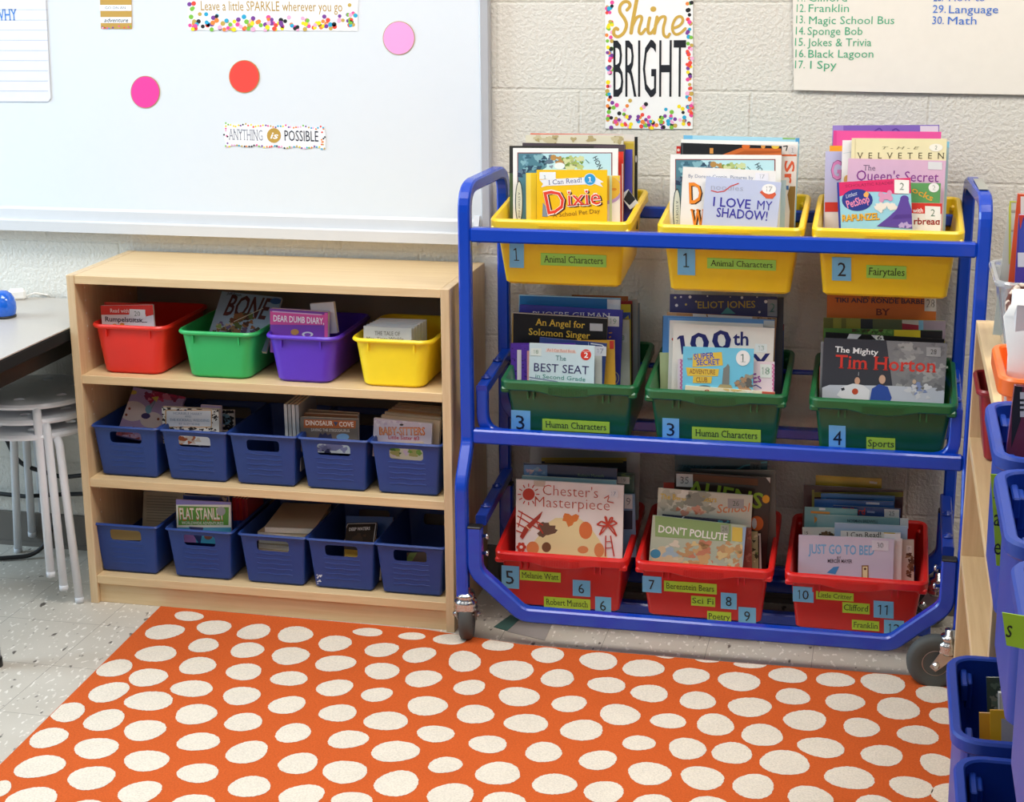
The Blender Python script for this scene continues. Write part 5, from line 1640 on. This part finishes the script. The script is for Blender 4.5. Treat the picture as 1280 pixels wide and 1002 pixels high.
bk('comic_book', 'blue-grey fantasy comic leaning in the green cubby tub', SA, (936, 303), (1292, 340), -0.150, Z1 + 0.012, '93aac6', [
    ('T', 'BONE', 942, 442, 1206, 470, 120, '4a1c24', 'BBi'), ('T', 'Jeff Smith', 965, 322, 1050, 334, 14, '2a3040', 'b'), ('C', 1255, 362, 34, 18, '2f5a9a'), ('N', 101, 1000, 440, 1120, 520, 26, ['6a3a28', '4a2a22', '8a5a3a', '5a6a3a'], 18), ('N', 102, 900, 490, 1000, 540, 14, ['8aa05a', '6a5a8a', 'c0a890'], 14), ('L', [(1005, 484), (1180, 404)], 4, 'd8d0c0'), ('N', 103, 880, 520, 1150, 545, 16, ['3a3a30', '5a4a6a', '8a6a4a'], 14)], th=0.010, yb=-0.302)
bk('chapter_book', 'pink and purple diary paperback at front of purple cubby tub', SB, (118, 236), (426, 256), -0.292, Z1, '8446b4', [
    ('P', [(110, 230), (430, 252), (432, 272), (112, 250)], '7a3a9c'), ('P', [(112, 250), (440, 272), (445, 326), (116, 322)], 'df529e'), ('T', 'DEAR DUMB DIARY,', 136, 304, 406, 320, 32, 'fbf0f8', 'B'), ('L', [(130, 252), (395, 270)], 6, 'd8b0d8'), ('C', 250, 362, 22, 16, 'c08a4a'), ('C', 318, 374, 30, 14, 'd8d4e0'), ('C', 318, 376, 18, 9, '8446b4'), ('R', 408, 260, 440, 700, 'e35aa4')], th=0.016, lean=3)
bk('chapter_book', 'white-edged paperback standing behind the pink diary', SB, (330, 212), (456, 202), -0.269, Z1 + 0.10, 'e2e4ea', (), th=0.012, lean=3)
for i in range(6):
    dx, dy = i * 16, i * -8
    decs = [('T', 'THE TALE OF', 676, 378, 812, 382, 21, '7a7a78', 's'), ('T', 'Mrs. Tiggy-Winkle', 632, 404, 830, 408, 17, '7a7a78', 's')] if i == 0 else ()
    bk('storybook', 'small white storybook with grey title at front of yellow cubby tub' if i == 0 else 'slim white storybook in the row behind the titled one', SB,
       (616 + dx, 330 + dy), (872 + dx * 0.95, 342 + dy * 1.1), -0.294 + i * 0.0145, Z1, 'e9ebee', decs, th=0.010, lean=3, hard=True, group='white storybooks in the yellow cubby tub' if i else None, spine='cfd6de')

# middle shelf
bk('picture_book', 'lilac snowy picture book leaning in leftmost middle-shelf bin', SC, (330, 66), (648, 128), -0.165, Z2 + 0.012, 'b3a0d6', [
    ('N', 111, 400, 85, 640, 150, 26, ['b02858', 'c84a78', '8a2a5a', 'd07a9a'], 18), ('C', 330, 100, 20, 13, 'd8c860'), ('C', 325, 215, 85, 62, 'dfd8de'), ('C', 440, 270, 70, 50, 'd8d0d6'), ('P', [(440, 130), (485, 125), (470, 160)], 'd8c860'), ('L', [(435, 210), (465, 150)], 5, '6aa0a8'), ('L', [(405, 205), (460, 150)], 5, '6aa0a8'), ('C', 405, 245, 28, 18, '3a3070'), ('C', 422, 205, 20, 26, '7ab0d0'),
    ('C', 305, 200, 8, 8, '8a4a3a'), ('C', 285, 238, 8, 8, '8a4a3a'), ('C', 482, 265, 8, 8, '8a4a3a'), ('N', 112, 200, 320, 360, 400, 24, ['b85a6a', 'c890b8', '9a4a5a', 'c8b0d8'], 14)], th=0.009, yb=-0.308, hard=True)
bk('chapter_book', 'black and white speckled paperback with pale title label', SC, (503, 190), (852, 206), -0.292, Z2, 'e6e6e2', [
    ('N', 121, 505, 190, 850, 420, 260, ['17171a', '222226'], 7), ('R', 524, 206, 812, 316, 'c8a878'), ('R', 532, 212, 806, 310, 'dce6f0'), ('T', 'HORRIBLE HARRY', 574, 234, 752, 240, 15, '5f86a8', 's'), ('T', 'AND', 646, 252, 686, 254, 11, '5f86a8', 's'), ('T', 'THE KICKBALL WEDDING', 552, 274, 796, 280, 14, '5f86a8', 's'), ('T', 'BY SUZY KLINE', 610, 298, 738, 302, 11, '5f86a8', 's'),
    ('R', 560, 340, 830, 470, 'e8e8ea'), ('N', 122, 610, 370, 780, 430, 10, ['c87a4a', 'b0603a', 'd8c8b8'], 16)], th=0.016, lean=4)
bk('chapter_book', 'purple topped paperback behind the speckled label book', SC, (742, 176), (868, 184), -0.270, Z2, 'b8a8d0', (), th=0.008, lean=4)
bk('chapter_book', 'speckled composition-style paperback further back in same bin', SC, (720, 204), (946, 210), -0.217, Z2, 'd8d8d4', [('N', 123, 880, 212, 945, 330, 60, ['17171a', '222226'], 8), ('C', 895, 265, 34, 34, '7fb0c8')], th=0.008, lean=5)
for i in range(4):
    spine_book('thin grey paperback standing spine out in the middle navy bin', SD, (70 + i * 23, 118 + i * 1.5), -0.292, Z2 + 0.025, ('b9bdc0', 'a4a8ac', 'c3c5c6', '9ea4aa')[i], th=0.0075, depth=0.13, group='thin grey paperbacks in the middle navy bin')
bk('chapter_book', 'grey-brown dinosaur paperback with orange title band in navy bin', SD, (166, 194), (508, 208), -0.292, Z2, '6a625a', [
    ('P', [(190, 208), (498, 216), (495, 262), (188, 258)], 'b4602a'), ('T', 'DINOSAUR', 200, 242, 362, 246, 27, 'f4ece0', 'B'), ('T', 'COVE', 398, 250, 484, 252, 27, 'f4ece0', 'B'), ('P', [(364, 222), (392, 224), (378, 250)], '3a4a6a'), ('T', 'SAVING THE STEGOSAURUS', 232, 277, 460, 284, 16, 'e0dcd4', 'b'),
    ('P', [(270, 330), (285, 286), (300, 300), (318, 284), (330, 302), (350, 292), (360, 330)], '262c50'), ('C', 420, 312, 38, 20, '6a9ac8'), ('R', 180, 330, 500, 480, 'c8d0d4'), ('N', 131, 270, 345, 430, 400, 12, ['6a6a90', '2a2c50', '8a8ab0'], 14), ('P', [(300, 365), (400, 350), (425, 370), (380, 395), (320, 390)], '7a78a0')], th=0.012, lean=4)
for i in range(2):
    bk('chapter_book', ('brown-edged paperback directly behind the dinosaur paperback', 'second brown-edged paperback behind the dinosaur paperback')[i], SD, (190 + i * 22, 172 - i * 20), (506 + i * 4, 186 - i * 14), -0.272 + i * 0.018, Z2, ('8a5a3a', '7a6a58')[i], (), th=0.013, lean=4)
bk('chapter_book', 'lattice-patterned paperback with orange title in right middle-shelf bin', SD, (604, 200), (950, 234), -0.292, Z2, 'd6cbd6', [
    ('N', 141, 610, 215, 945, 240, 22, ['c8b8cc', 'e0d8e0'], 8), ('T', 'BABY-SITTERS', 636, 300, 908, 302, 46, 'd8642a', 'Bs'), ('T', 'BABY-SITTERS', 642, 297, 902, 299, 40, 'f0b080', 's'), ('T', 'Little Sister #3', 690, 324, 872, 332, 22, 'c03a50', 'b'), ('C', 768, 240, 12, 6, '3a3a3a'), ('R', 640, 340, 900, 480, 'd8c8b0'), ('N', 142, 680, 370, 880, 420, 18, ['7a9a3a', '4a6a2a', 'd8b8c8', 'b0a060'], 18)], th=0.010, lean=5)
for i, (a, b, c_) in enumerate((((648, 182), (996, 216), 'd8c0a0'), ((668, 164), (1000, 198), 'dcd0b8'), ((688, 150), (996, 182), 'cfa878'), ((708, 138), (998, 166), 'd0c4b0'), ((728, 124), (1000, 150), 'c8b8a0'), ((744, 112), (1000, 136), 'b8a890'))):
    bk('chapter_book', 'cream paperback in the packed row behind the lattice-patterned one', SD, a, b, -0.276 + i * 0.019, Z2, c_, (), th=0.012, lean=5, group='cream paperbacks in the right middle-shelf bin', pages=mat('e0d2b4', .8, var=.12, scale=300))

# bottom shelf
bk('picture_book', 'tan book turned page side out in leftmost bottom bin', SE, (392, 66), (640, 78), -0.199, Z3 + 0.02, '978a72', [
    ('L', [(410, 96 + i * 17), (600 + (i % 3) * 8, 104 + i * 17)], 4, '6a604e') for i in range(10)], th=0.006, lean=16)
bk('paperback_book', 'cream paperback low behind the hand hole of leftmost bottom bin', SE, (150, 296), (400, 300), -0.287, Z3, 'd9b878', (), th=0.012, lean=4)
bk('chapter_book', 'paperback with green stamp-edged title in second bottom bin', SE, (590, 118), (926, 136), -0.290, Z3, '8a80cc', [
    ('R', 592, 150, 940, 290, 'e8eae0'), ('P', [(604, 158), (916, 166), (914, 276), (606, 276)], '63a23c'), ('T', 'FLAT STANLEY', 612, 246, 892, 250, 76, 'c8742a', 'B'), ('T', 'FLAT STANLEY', 616, 238, 888, 240, 66, 'f6f2e0', 'B'), ('T', 'WORLDWIDE ADVENTURES!', 626, 270, 884, 274, 17, 'f4f4ea', 'b'), ('C', 868, 190, 28, 28, 'a8a8ac'),
    ('R', 600, 290, 930, 470, '3f9ac0'), ('P', [(640, 330), (700, 300), (720, 400), (640, 400)], '9a70b0'), ('P', [(670, 285), (760, 290), (740, 400), (700, 340)], '26346a'), ('C', 790, 345, 26, 20, '7a4a3a')], th=0.006, lean=5)
bk('chapter_book', 'navy topped paperback behind the green stamp-edged book', SE, (634, 90), (912, 102), -0.269, Z3, '2f3f8a', [('N', 151, 860, 95, 905, 125, 8, ['a89888', '5a4a40'], 9)], th=0.008, lean=5)
for i in range(5):
    spine_book('red and blue spined paperback standing spine out in second bottom bin', SE, (936 + i * 19, 108 + i * 2), -0.235 + i * 0.006, Z3 + 0.03, ('b02a30', 'a82038', 'b83028', '98243a', 'a83a40')[i], ('2a4aa0', '3a5ab0', '24408a', '4a6ab8', '2f58a0')[i], th=0.0075, depth=0.11, group='red and blue paperbacks in the second bottom bin', split=0.6)
# flat stack in the middle bin
b7 = BINS[7][1].translation
cols = ('c9b89a', 'b9ad98', 'd0bf9c', 'c4b498', 'cbbb9a', 'bfae90')
zz = Z3 + 0.003
for i in range(8):
    th = (0.014, 0.016, 0.013, 0.016, 0.014, 0.015, 0.016, 0.015, 0.012)[i]
    lying_book('cream paperback lying in the flat pile in the middle bottom bin', b7.x + (0.004, -0.003, 0.006, 0.0, 0.005, -0.002, 0.008, 0.012, -0.008)[i], b7.y + 0.014 + (i % 3) * 0.006, zz, 0.128, 0.19, th, (3, -2, 4, 0, -3, 2, -4, 6, -5)[i], cols[i % 6], 'flat pile of paperbacks in the middle bottom bin')
    zz += th + 0.0006
bk('chapter_book', 'black paperback with thin white border leaning in scuffed bin', SF, (428, 152), (600, 148), -0.190, Z3 + 0.008, '13120f', [
    ('L', [(434, 158), (594, 154)], 4, 'd0d0d0'), ('L', [(594, 154), (580, 260)], 4, 'd0d0d0'), ('L', [(434, 158), (370, 310)], 4, 'd0d0d0'), ('T', 'DEEP WATERS', 440, 198, 560, 192, 17, 'f0f0f0', 'B'), ('N', 161, 430, 225, 570, 260, 8, ['2a2018', '3a2c1c'], 14)], th=0.008, yb=-0.28)
bk('paperback_book', 'blue book behind the black bordered paperback', SF, (424, 112), (690, 118), -0.154, Z3 + 0.012, '2456a4', (), th=0.008, lean=20)
lying_book('yellow and white paperback lying low in the scuffed bin', BINS[8][1].translation.x + 0.015, -0.217, Z3 + 0.003, 0.09, 0.14, 0.062, 18, 'd8b850')
bk('paperback_book', 'brown and olive book leaning low in rightmost bottom bin', SF, (770, 322), (880, 318), -0.262, Z3, '6a4a30', [('P', [(755, 370), (790, 322), (830, 322), (800, 370)], '8a9a4a')], th=0.008, lean=20)

# ================================================================== the table, stools and what is by them
tb = thing('table', 'grey-topped table with black edge at left beside the bookcase', 'table', Matrix.Translation((-1.1, -0.39, 0)))
TZ = 0.708
mb = MB(); mb.box(-1.62, -0.593, -0.80, -0.012, TZ - 0.003, TZ, mat('bdb6ad', 0.35, var=0.05, scale=120)); part('tabletop', mb, tb, world=True)
mb = MB(); mb.box(-1.622, -0.5915, -0.802, -0.010, TZ - 0.034, TZ - 0.003, mat('0a0a0b', 0.95), 0.004); part('edge_band', mb, tb, 'black rubber edge', world=True)
mb = MB()
for a in ((-1.58, -0.63, -0.76, -0.735), (-1.58, -0.63, -0.075, -0.05), (-1.58, -1.555, -0.735, -0.075), (-0.655, -0.63, -0.735, -0.075)):
    mb.box(a[0], a[1], a[2], a[3], TZ - 0.085, TZ - 0.034, BLACK, 0.002)
part('apron', mb, tb, world=True)
for x, y in ((-0.625, -0.765), (-1.585, -0.765), (-0.655, -0.085), (-1.585, -0.05)):
    mb = MB(); mb.cyl((x, y, 0.02), (x, y, TZ - 0.034), 0.021, 0.021, mat('9a9a9c', 0.3, metal=0.7, var=0.03), 20)
    mb.cyl((x, y, 0), (x, y, 0.02), 0.024, 0.023, BLACK, 20)
    part('leg', mb, tb, world=True)

# blue dome gadget on the table
cen = P(5, 396, 'z', TZ)
M = Matrix.Translation(cen)
t = thing('desk_gadget', 'glossy blue egg-shaped gadget with black foot on the table corner', 'gadget', M)
mb = MB(); mb.lathe([(0, 0.068), (0.012, 0.0665), (0.022, 0.060), (0.029, 0.048), (0.0325, 0.034), (0.0325, 0.020), (0.030, 0.008), (0.029, 0.006)][::-1] + [], mat('1765d8', 0.12, var=0.02, coat=0.6), 36)
part('body', mb, t)
mb = MB(); mb.lathe([(0.030, 0.0), (0.031, 0.002), (0.030, 0.006), (0, 0.0061)], BLACK, 36); part('foot', mb, t)
f = Face(M.translation + Vector((-0.03, -0.0335, 0.045)), (1, 0, 0), (0, 0, 1))
M2 = P(22, 374, 'z', TZ)
t = thing('power_adapter', 'white plug adapter with cable behind the blue gadget', 'adapter', Matrix.Translation((M2.x, M2.y, TZ)) @ Matrix.Rotation(0.5, 4, 'Z'))
mb = MB(); mb.box(-0.022, 0.022, -0.016, 0.016, 0, 0.028, WHITE, 0.006); part('body', mb, t)
mb = MB(); mb.sweep(corner_path([(0.02, 0, 0.006), (0.045, 0.004, 0.014), (0.075, 0.012, 0.004), (0.09, 0.02, 0.003)], 0.02, 5), (0, 0, 1), 0.005, 0.005, WHITE, round_=True); part('cable', mb, t)

# three stacked stools
STM = mat('eceff5', 0.35, var=0.02, coat=0.2)


def stool(label, cx, cy, z0, rot):
    t = thing('stool', label, 'stool', Matrix.Translation((cx, cy, z0)) @ Matrix.Rotation(math.radians(rot), 4, 'Z'), 'white metal stools stacked under the table')
    H, R0 = 0.432, 0.163
    me = MB()
    holes = [(0.105 * math.cos(a), 0.105 * math.sin(a)) for a in [i * math.pi / 3 + 0.4 for i in range(6)]]
    me.lathe([(0, H - 0.004), (R0 - 0.012, H - 0.004), (R0 - 0.006, H - 0.012), (R0 - 0.001, H - 0.012), (R0, H - 0.006), (R0 - 0.004, H), (R0 - 0.015, H + 0.002), (0.05, H + 0.0005), (0, H)], STM, 48)
    a = link('tmp', me.mesh('tmp'))
    cut = MB()
    for x, y in holes:
        cut.cyl((x, y, H - 0.05), (x, y, H + 0.05), 0.0135, 0.0135, STM, 20)
    c = link('tmp2', cut.mesh('tmp2'))
    bo = a.modifiers.new('b', 'BOOLEAN'); bo.operation, bo.object, bo.solver = 'DIFFERENCE', c, 'EXACT'
    dg = bpy.context.evaluated_depsgraph_get()
    sm = bpy.data.meshes.new_from_object(a.evaluated_get(dg), depsgraph=dg)
    bpy.data.objects.remove(a); bpy.data.objects.remove(c)
    sm.name = 'seat'
    shade(sm)
    link('seat', sm, t)
    for i in range(4):
        a = math.radians(45 + 90 * i)
        d = Vector((math.cos(a), math.sin(a), 0))
        mb = MB()
        pts = corner_path([d * 0.06 + Vector((0, 0, H - 0.014)), d * 0.168 + Vector((0, 0, H - 0.014)), d * 0.226 + Vector((0, 0, 0.004))], 0.03, 6)
        mb.sweep(pts, d.cross(Vector((0, 0, 1))), 0.0215, 0.0215, STM, round_=True, n=14)
        lg = part('leg', mb, t)
        mb = MB()
        p, q = Vector(pts[-1]), Vector(pts[-2])
        u = (q - p).normalized()
        mb.cyl(d * 0.2265, d * 0.2265 + u * 0.014, 0.0112, 0.0115, mat('d4d6da', 0.5, var=0.02), 14)
        part('foot', mb, lg)
    return t


SX, SY = -0.775, -0.212
for i, (r, lab) in enumerate(((-87, 'white metal stool, bottom one of the stack under the table'), (-97, 'white metal stool, middle one of the stack under the table'), (-105, 'white metal stool on top of the stack under the table'))):
    stool(lab, SX - 0.004 * i, SY + 0.012 * i, 0.0 + 0.036 * i, r)

# cables behind the stools
CBL = mat('1d1d1f', 0.5)


def cable(label, pts):
    mb = MB()
    q = corner_path([tuple(p) for p in pts], 0.08, 8)
    mb.sweep(q, (0, 1, 0.3), 0.012, 0.012, CBL, round_=True, n=8)
    tag(part('power_cable', mb), label, 'cable')


cable('black power cable drooping low along the wall to the floor behind the stools', [(-1.7, -0.02, 0.155), (-1.18, -0.02, 0.158), (-0.93, -0.022, 0.15), (-0.80, -0.022, 0.165), (-0.62, -0.022, 0.18), (-0.56, -0.022, 0.33)])
cable('thin black cable looping upper wall behind the stools', [(-1.10, -0.04, 0.60), (-1.0, -0.04, 0.42), (-0.93, -0.045, 0.25), (-0.80, -0.045, 0.22), (-0.68, -0.045, 0.24), (-0.60, -0.045, 0.31)])
cable('black cable coiled on the floor by the baseboard behind stools', [(-1.6, -0.06, 0.008), (-1.2, -0.09, 0.008), (-0.97, -0.14, 0.008), (-0.86, -0.09, 0.008), (-0.83, -0.04, 0.10), (-0.84, -0.035, 0.30)])

# ================================================================== right edge: things on and before the end-on bookcase
RT = 0.8435
# clear tub
t = thing('clear_tub', 'clear plastic tub at the back of the right bookcase top', 'tub', Matrix.Translation((1.72, -0.71, RT)))
mb = tub_shell(mat('e6eaee', 0.15, var=0, alpha=0.75), 0.36, 0.26, 0.150, 0.30, 0.21, 0, 0.03, 0.010, 0.012)
me = mb.mesh('shell'); shade(me); link('shell', me, t)
# clear folder with lime edge and tall books in the tub
RB = Zm(1225, 240, 5.56)
t = bk('clear_folder', 'lime-edged clear folder standing in the clear tub', RB, (206, 60), (330, 70), -0.675, RT + 0.02, 'b9c3be', [
    ('R', 200, 55, 330, 72, 'b6c24a'), ('R', 200, 60, 216, 500, 'b6c24a'), ('R', 216, 125, 330, 142, '9a9a90'), ('R', 216, 262, 330, 276, '9a9a90'), ('R', 252, 80, 262, 180, '3f8a3a'), ('R', 216, 276, 330, 480, 'a9c0cc')], th=0.004, lean=4, cat='folder')
bk('picture_book', 'orange red book in the clear tub at right edge', RB, (262, 12), (420, 20), -0.715, RT + 0.02, 'dd5630', [('R', 282, 30, 420, 700, 'efe6e0')], th=0.007, lean=-3)
bk('picture_book', 'violet and blue book in front of the orange red book', RB, (270, 158), (440, 160), -0.755, RT + 0.02, '4a3aa0', [('R', 262, 150, 440, 175, 'd23a3a'), ('P', [(270, 270), (300, 200), (330, 200), (330, 420), (270, 420)], '3f4fb8'), ('R', 262, 420, 440, 520, 'd8d8e8'), ('P', [(272, 175), (300, 175), (280, 260)], 'c8402f')], th=0.008, lean=-2)
# patterned basket liner with a yellow tag
t = thing('fabric_basket', 'brown and cream patterned fabric basket with a yellow tag', 'basket', Matrix.Translation((1.665, -1.0, RT)))
m, nt, b = node_mat('patterned_fabric')
tc = N(nt, 'ShaderNodeTexCoord')
v = N(nt, 'ShaderNodeTexVoronoi', Scale=70.0)
nt.links.new(tc.outputs['Object'], v.inputs['Vector'])
r = ramp(nt, v.outputs['Distance'], ((0.35, rgb('d8c8b8')), (0.5, rgb('5a3028'))))
nt.links.new(r.outputs[0], b.inputs['Base Color'])
b.inputs['Roughness'].default_value = 0.9
mb = tub_shell(m, 0.225, 0.15, 0.150, 0.205, 0.13, 0, 0.02, 0.006, 0.02)
for i, vv in enumerate(mb.v):
    if vv.z > 0.1:
        vv.z += 0.012 * math.sin(vv.x * 60) + 0.008 * math.sin(vv.y * 90 + 1)
me = mb.mesh('shell'); shade(me); link('shell', me, t)
f = Face(Vector((1.665 - 0.112, -1.0 - 0.077, RT + 0.13)), (1, 0, 0), (0, 0, 1))
mb = MB()
mb.box(-0.108, -0.055, -0.0775, -0.0745, 0.03, 0.115, mat('e8cf3a', 0.5), 0.001)
part('tag', mb, t, 'yellow tag')
# shallow orange tub with a thick white paper stack
t = thing('shallow_tub', 'bright orange shallow tub on the right bookcase top', 'tub', Matrix.Translation((1.685, -1.275, RT)))
mb = tub_shell(mat('ee6a20', 0.35, var=0.03, coat=0.15), 0.33, 0.255, 0.107, 0.285, 0.215, 0, 0.025, 0.012, 0.03)
me = mb.mesh('shell'); shade(me); link('shell', me, t)
t = thing('paper_stack', 'thick white pad of paper standing in the orange tub', 'paper', Matrix.Translation((1.625, -1.30, RT + 0.006)))
mb = MB()
pm = mat('eceff2', 0.75, var=0.08, scale=8)
mb.box(-0.085, 0.1, -0.035, 0.045, 0, 0.215, pm, 0.003)
part('pages', mb, t)
mb = MB()
mb.loft([[(-0.094, -0.052, 0.0), (-0.0935, -0.053, 0.0), (0.1, -0.044, 0), (0.1, -0.043, 0)], [(-0.090, -0.040, 0.12), (-0.0895, -0.041, 0.12), (0.1, -0.038, 0.12), (0.1, -0.037, 0.12)], [(-0.101, -0.030, 0.185), (-0.1005, -0.031, 0.185), (0.1, -0.037, 0.185), (0.1, -0.036, 0.185)], [(-0.086, -0.0365, 0.216), (-0.0855, -0.0375, 0.216), (0.1, -0.0375, 0.216), (0.1, -0.0365, 0.216)]], WHITE, smooth=True)
part('loose_sheet', mb, t)
# dark red tub inside the bookcase
t = thing('book_tub', 'dark red tub poking out of the right bookcase under its top', 'tub', Matrix.Translation((1.675, -0.59, 0.5963)))
mb = tub_shell(mat('8c1a28', 0.35, var=0.04, coat=0.15), 0.29, 0.185, 0.15, 0.24, 0.145, 0, 0.015, 0.008, 0.012)
me = mb.mesh('shell'); shade(me); link('shell', me, t)

# the tub rack nearer the camera: black frame, two levels of deep blue tubs
rk = thing('tub_rack', 'black frame rack holding deep blue tubs at right edge', 'rack', Matrix.Translation((1.66, -1.95, 0)))
mb = MB(); mb.box(1.545, 1.86, -1.432, -1.420, 0.0, 0.66, BLACK, 0.002); part('end_panel', mb, rk, world=True)
for y in (-1.765, -2.11, -2.46):
    mb = MB(); mb.box(1.592, 1.622, y - 0.012, y + 0.012, 0.0, 0.86, BLACK, 0.002); part('post', mb, rk, world=True)
    mb = MB(); mb.box(1.80, 1.83, y - 0.012, y + 0.012, 0.0, 0.86, BLACK, 0.002); part('post', mb, rk, world=True)
for z, xa in ((0.685, 1.60), (0.265, 1.57)):
    for x in (xa, xa + 0.19):
        mb = MB(); mb.box(x, x + 0.02, -2.46, -1.4325, z - 0.012, z, BLACK, 0.002); part('rail', mb, rk, world=True)
BT = mat('0c3796', 0.45, var=0.04)
DW, DD, DH = 0.325, 0.312, 0.240
dm = tub_shell(BT, DW, DD, DH, 0.293, 0.282, 0, 0.03, 0.014, 0.02, lip=0.002)
st = MB()                                        # stepped ledges inside the corners
for sx in (-1, 1):
    for sy in (-1, 1):
        for k, (a, hgt) in enumerate(((0.062, 0.022), (0.040, 0.045))):
            st.box(sx * (DW / 2 - 0.018) - 0.006, sx * (DW / 2 - 0.018) + 0.004, sy * (DD / 2 - 0.02 - a / 2) - a / 2, sy * (DD / 2 - 0.02 - a / 2) + a / 2, DH - 0.022 - hgt, DH - 0.016 - k * 0.006, BT, 0.002, M=Matrix.Translation((-sx * (0.010 + 0.008 * k), 0, 0)))
dm.add(st.v, st.f, BT)
deep = dm.mesh('deep_tub'); shade(deep)


def deep_tub(label, xl, yc, zrim):
    t = thing('deep_tub', label, 'tub', Matrix.Translation((xl + DW / 2, yc, zrim - DH)), 'deep blue tubs in the rack')
    link('shell', deep, t)
    return t


def deep_face(xl, yc, zrim):
    top = Vector((xl + 0.014, yc - DD / 2 + 0.0135, zrim))
    bot = Vector((xl + 0.016, yc - 0.141, zrim - DH))
    return Face(top, (1, 0, 0), top - bot)


for i, (xl, yc, z, lab) in enumerate((
        (1.497, -1.592, 0.927, 'deep blue tub farthest in the upper row of the rack'),
        (1.492, -1.935, 0.925, 'deep blue tub second in the upper row of the rack'),
        (1.492, -2.278, 0.925, 'deep blue tub third in the upper row of the rack'),
        (1.466, -1.590, 0.508, 'deep blue tub with yellow-bordered magazines in the lower row'),
        (1.466, -1.935, 0.506, 'deep blue tub at bottom right corner of the picture'))):
    t = deep_tub(lab, xl, yc, z)
    f = deep_face(xl, yc, z)
    if i == 0:
        for (a, b_, c_, d_, s, ty) in ((1239, 594, 1262, 704, 'fi', 622), (1239, 594, 1262, 704, 'ar', 656), (1239, 594, 1262, 704, 'es', 692)):
            if s == 'fi':
                mb = MB()
                pts = [f.uv(1238, 592), f.uv(1275, 594), f.uv(1277, 712), f.uv(1244, 706)]
                mb.loft([[f.pt(q, 0.0002) for q in pts][::-1], [f.pt(q, 0.0014) for q in pts][::-1]], mat('a8cf2e', 0.5))
                f.k = 36
            f.draw(mb, PX, [('T', s, 1241, ty, 1257, ty + 1, 21, '1c2418', 's')])
        part('name_label', mb, t, world=True)
    if i == 2:
        mb = MB()
        pts = [f.uv(1253, 765), f.uv(1285, 770), f.uv(1287, 812), f.uv(1258, 806)]
        mb.loft([[f.pt(q, 0.0002) for q in pts][::-1], [f.pt(q, 0.0014) for q in pts][::-1]], mat('a8cf2e', 0.5))
        f.k = 36
        f.draw(mb, PX, [('T', 's', 1257, 795, 1264, 796, 22, '1c2418', 's')])
        part('name_label', mb, t, world=True)
    if i == 3:
        mb = MB()
        pts = [f.uv(1192, 982), f.uv(1224, 994), f.uv(1228, 1040), f.uv(1197, 1030)]
        mb.loft([[f.pt(q, 0.0002) for q in pts][::-1], [f.pt(q, 0.0014) for q in pts][::-1]], mat('a8cf2e', 0.5))
        f.k = 36
        f.draw(mb, PX, [('T', 'als', 1194, 999, 1217, 1006, 20, '1c2418', 's')])
        part('name_label', mb, t, world=True)
# what stands in those tubs
bk('hardcover_book', 'maroon book with dark striped spine standing in farthest upper tub', PX, (1268.5, 482), (1310, 486), -1.66, 0.82, '7d3448', [('P', [(1266, 478), (1278, 480), (1276, 524), (1264, 560)], '26242c'), ('R', 1275, 490, 1310, 521, 'e2dfe4'), ('L', [(1274, 500), (1280, 500)], 3, '26242c'), ('L', [(1273, 506), (1280, 506)], 3, '26242c'), ('L', [(1273, 512), (1280, 512)], 3, '26242c')], th=0.014, lean=4, hard=True)
RC = Zm(1170, 800, 4.96)
bk('magazine', 'yellow-bordered magazine at front of the lower blue tub', RC, (334, 432), (560, 436), -1.68, 0.29, 'edb41c', [('R', 405, 485, 560, 900, 'b9b2b4')], th=0.004, lean=10)
bk('magazine', 'yellow-edged magazine second in the lower blue tub', RC, (268, 450), (480, 456), -1.662, 0.29, 'dda024', (), th=0.005, lean=10)
bk('magazine', 'white magazine standing behind the yellow ones', RC, (386, 326), (560, 328), -1.61, 0.29, 'dcdcdc', [('L', [(400, 335), (400, 450)], 3, 'b0b0b0')], th=0.012, lean=10)
bk('picture_book', 'dark green nature book at back of the lower blue tub', RC, (312, 230), (560, 232), -1.56, 0.29, '35463f', [('N', 171, 340, 260, 520, 420, 26, ['5a6a5a', '7a7a6a', '26332c', '8a8a80'], 22)], th=0.006, lean=10)
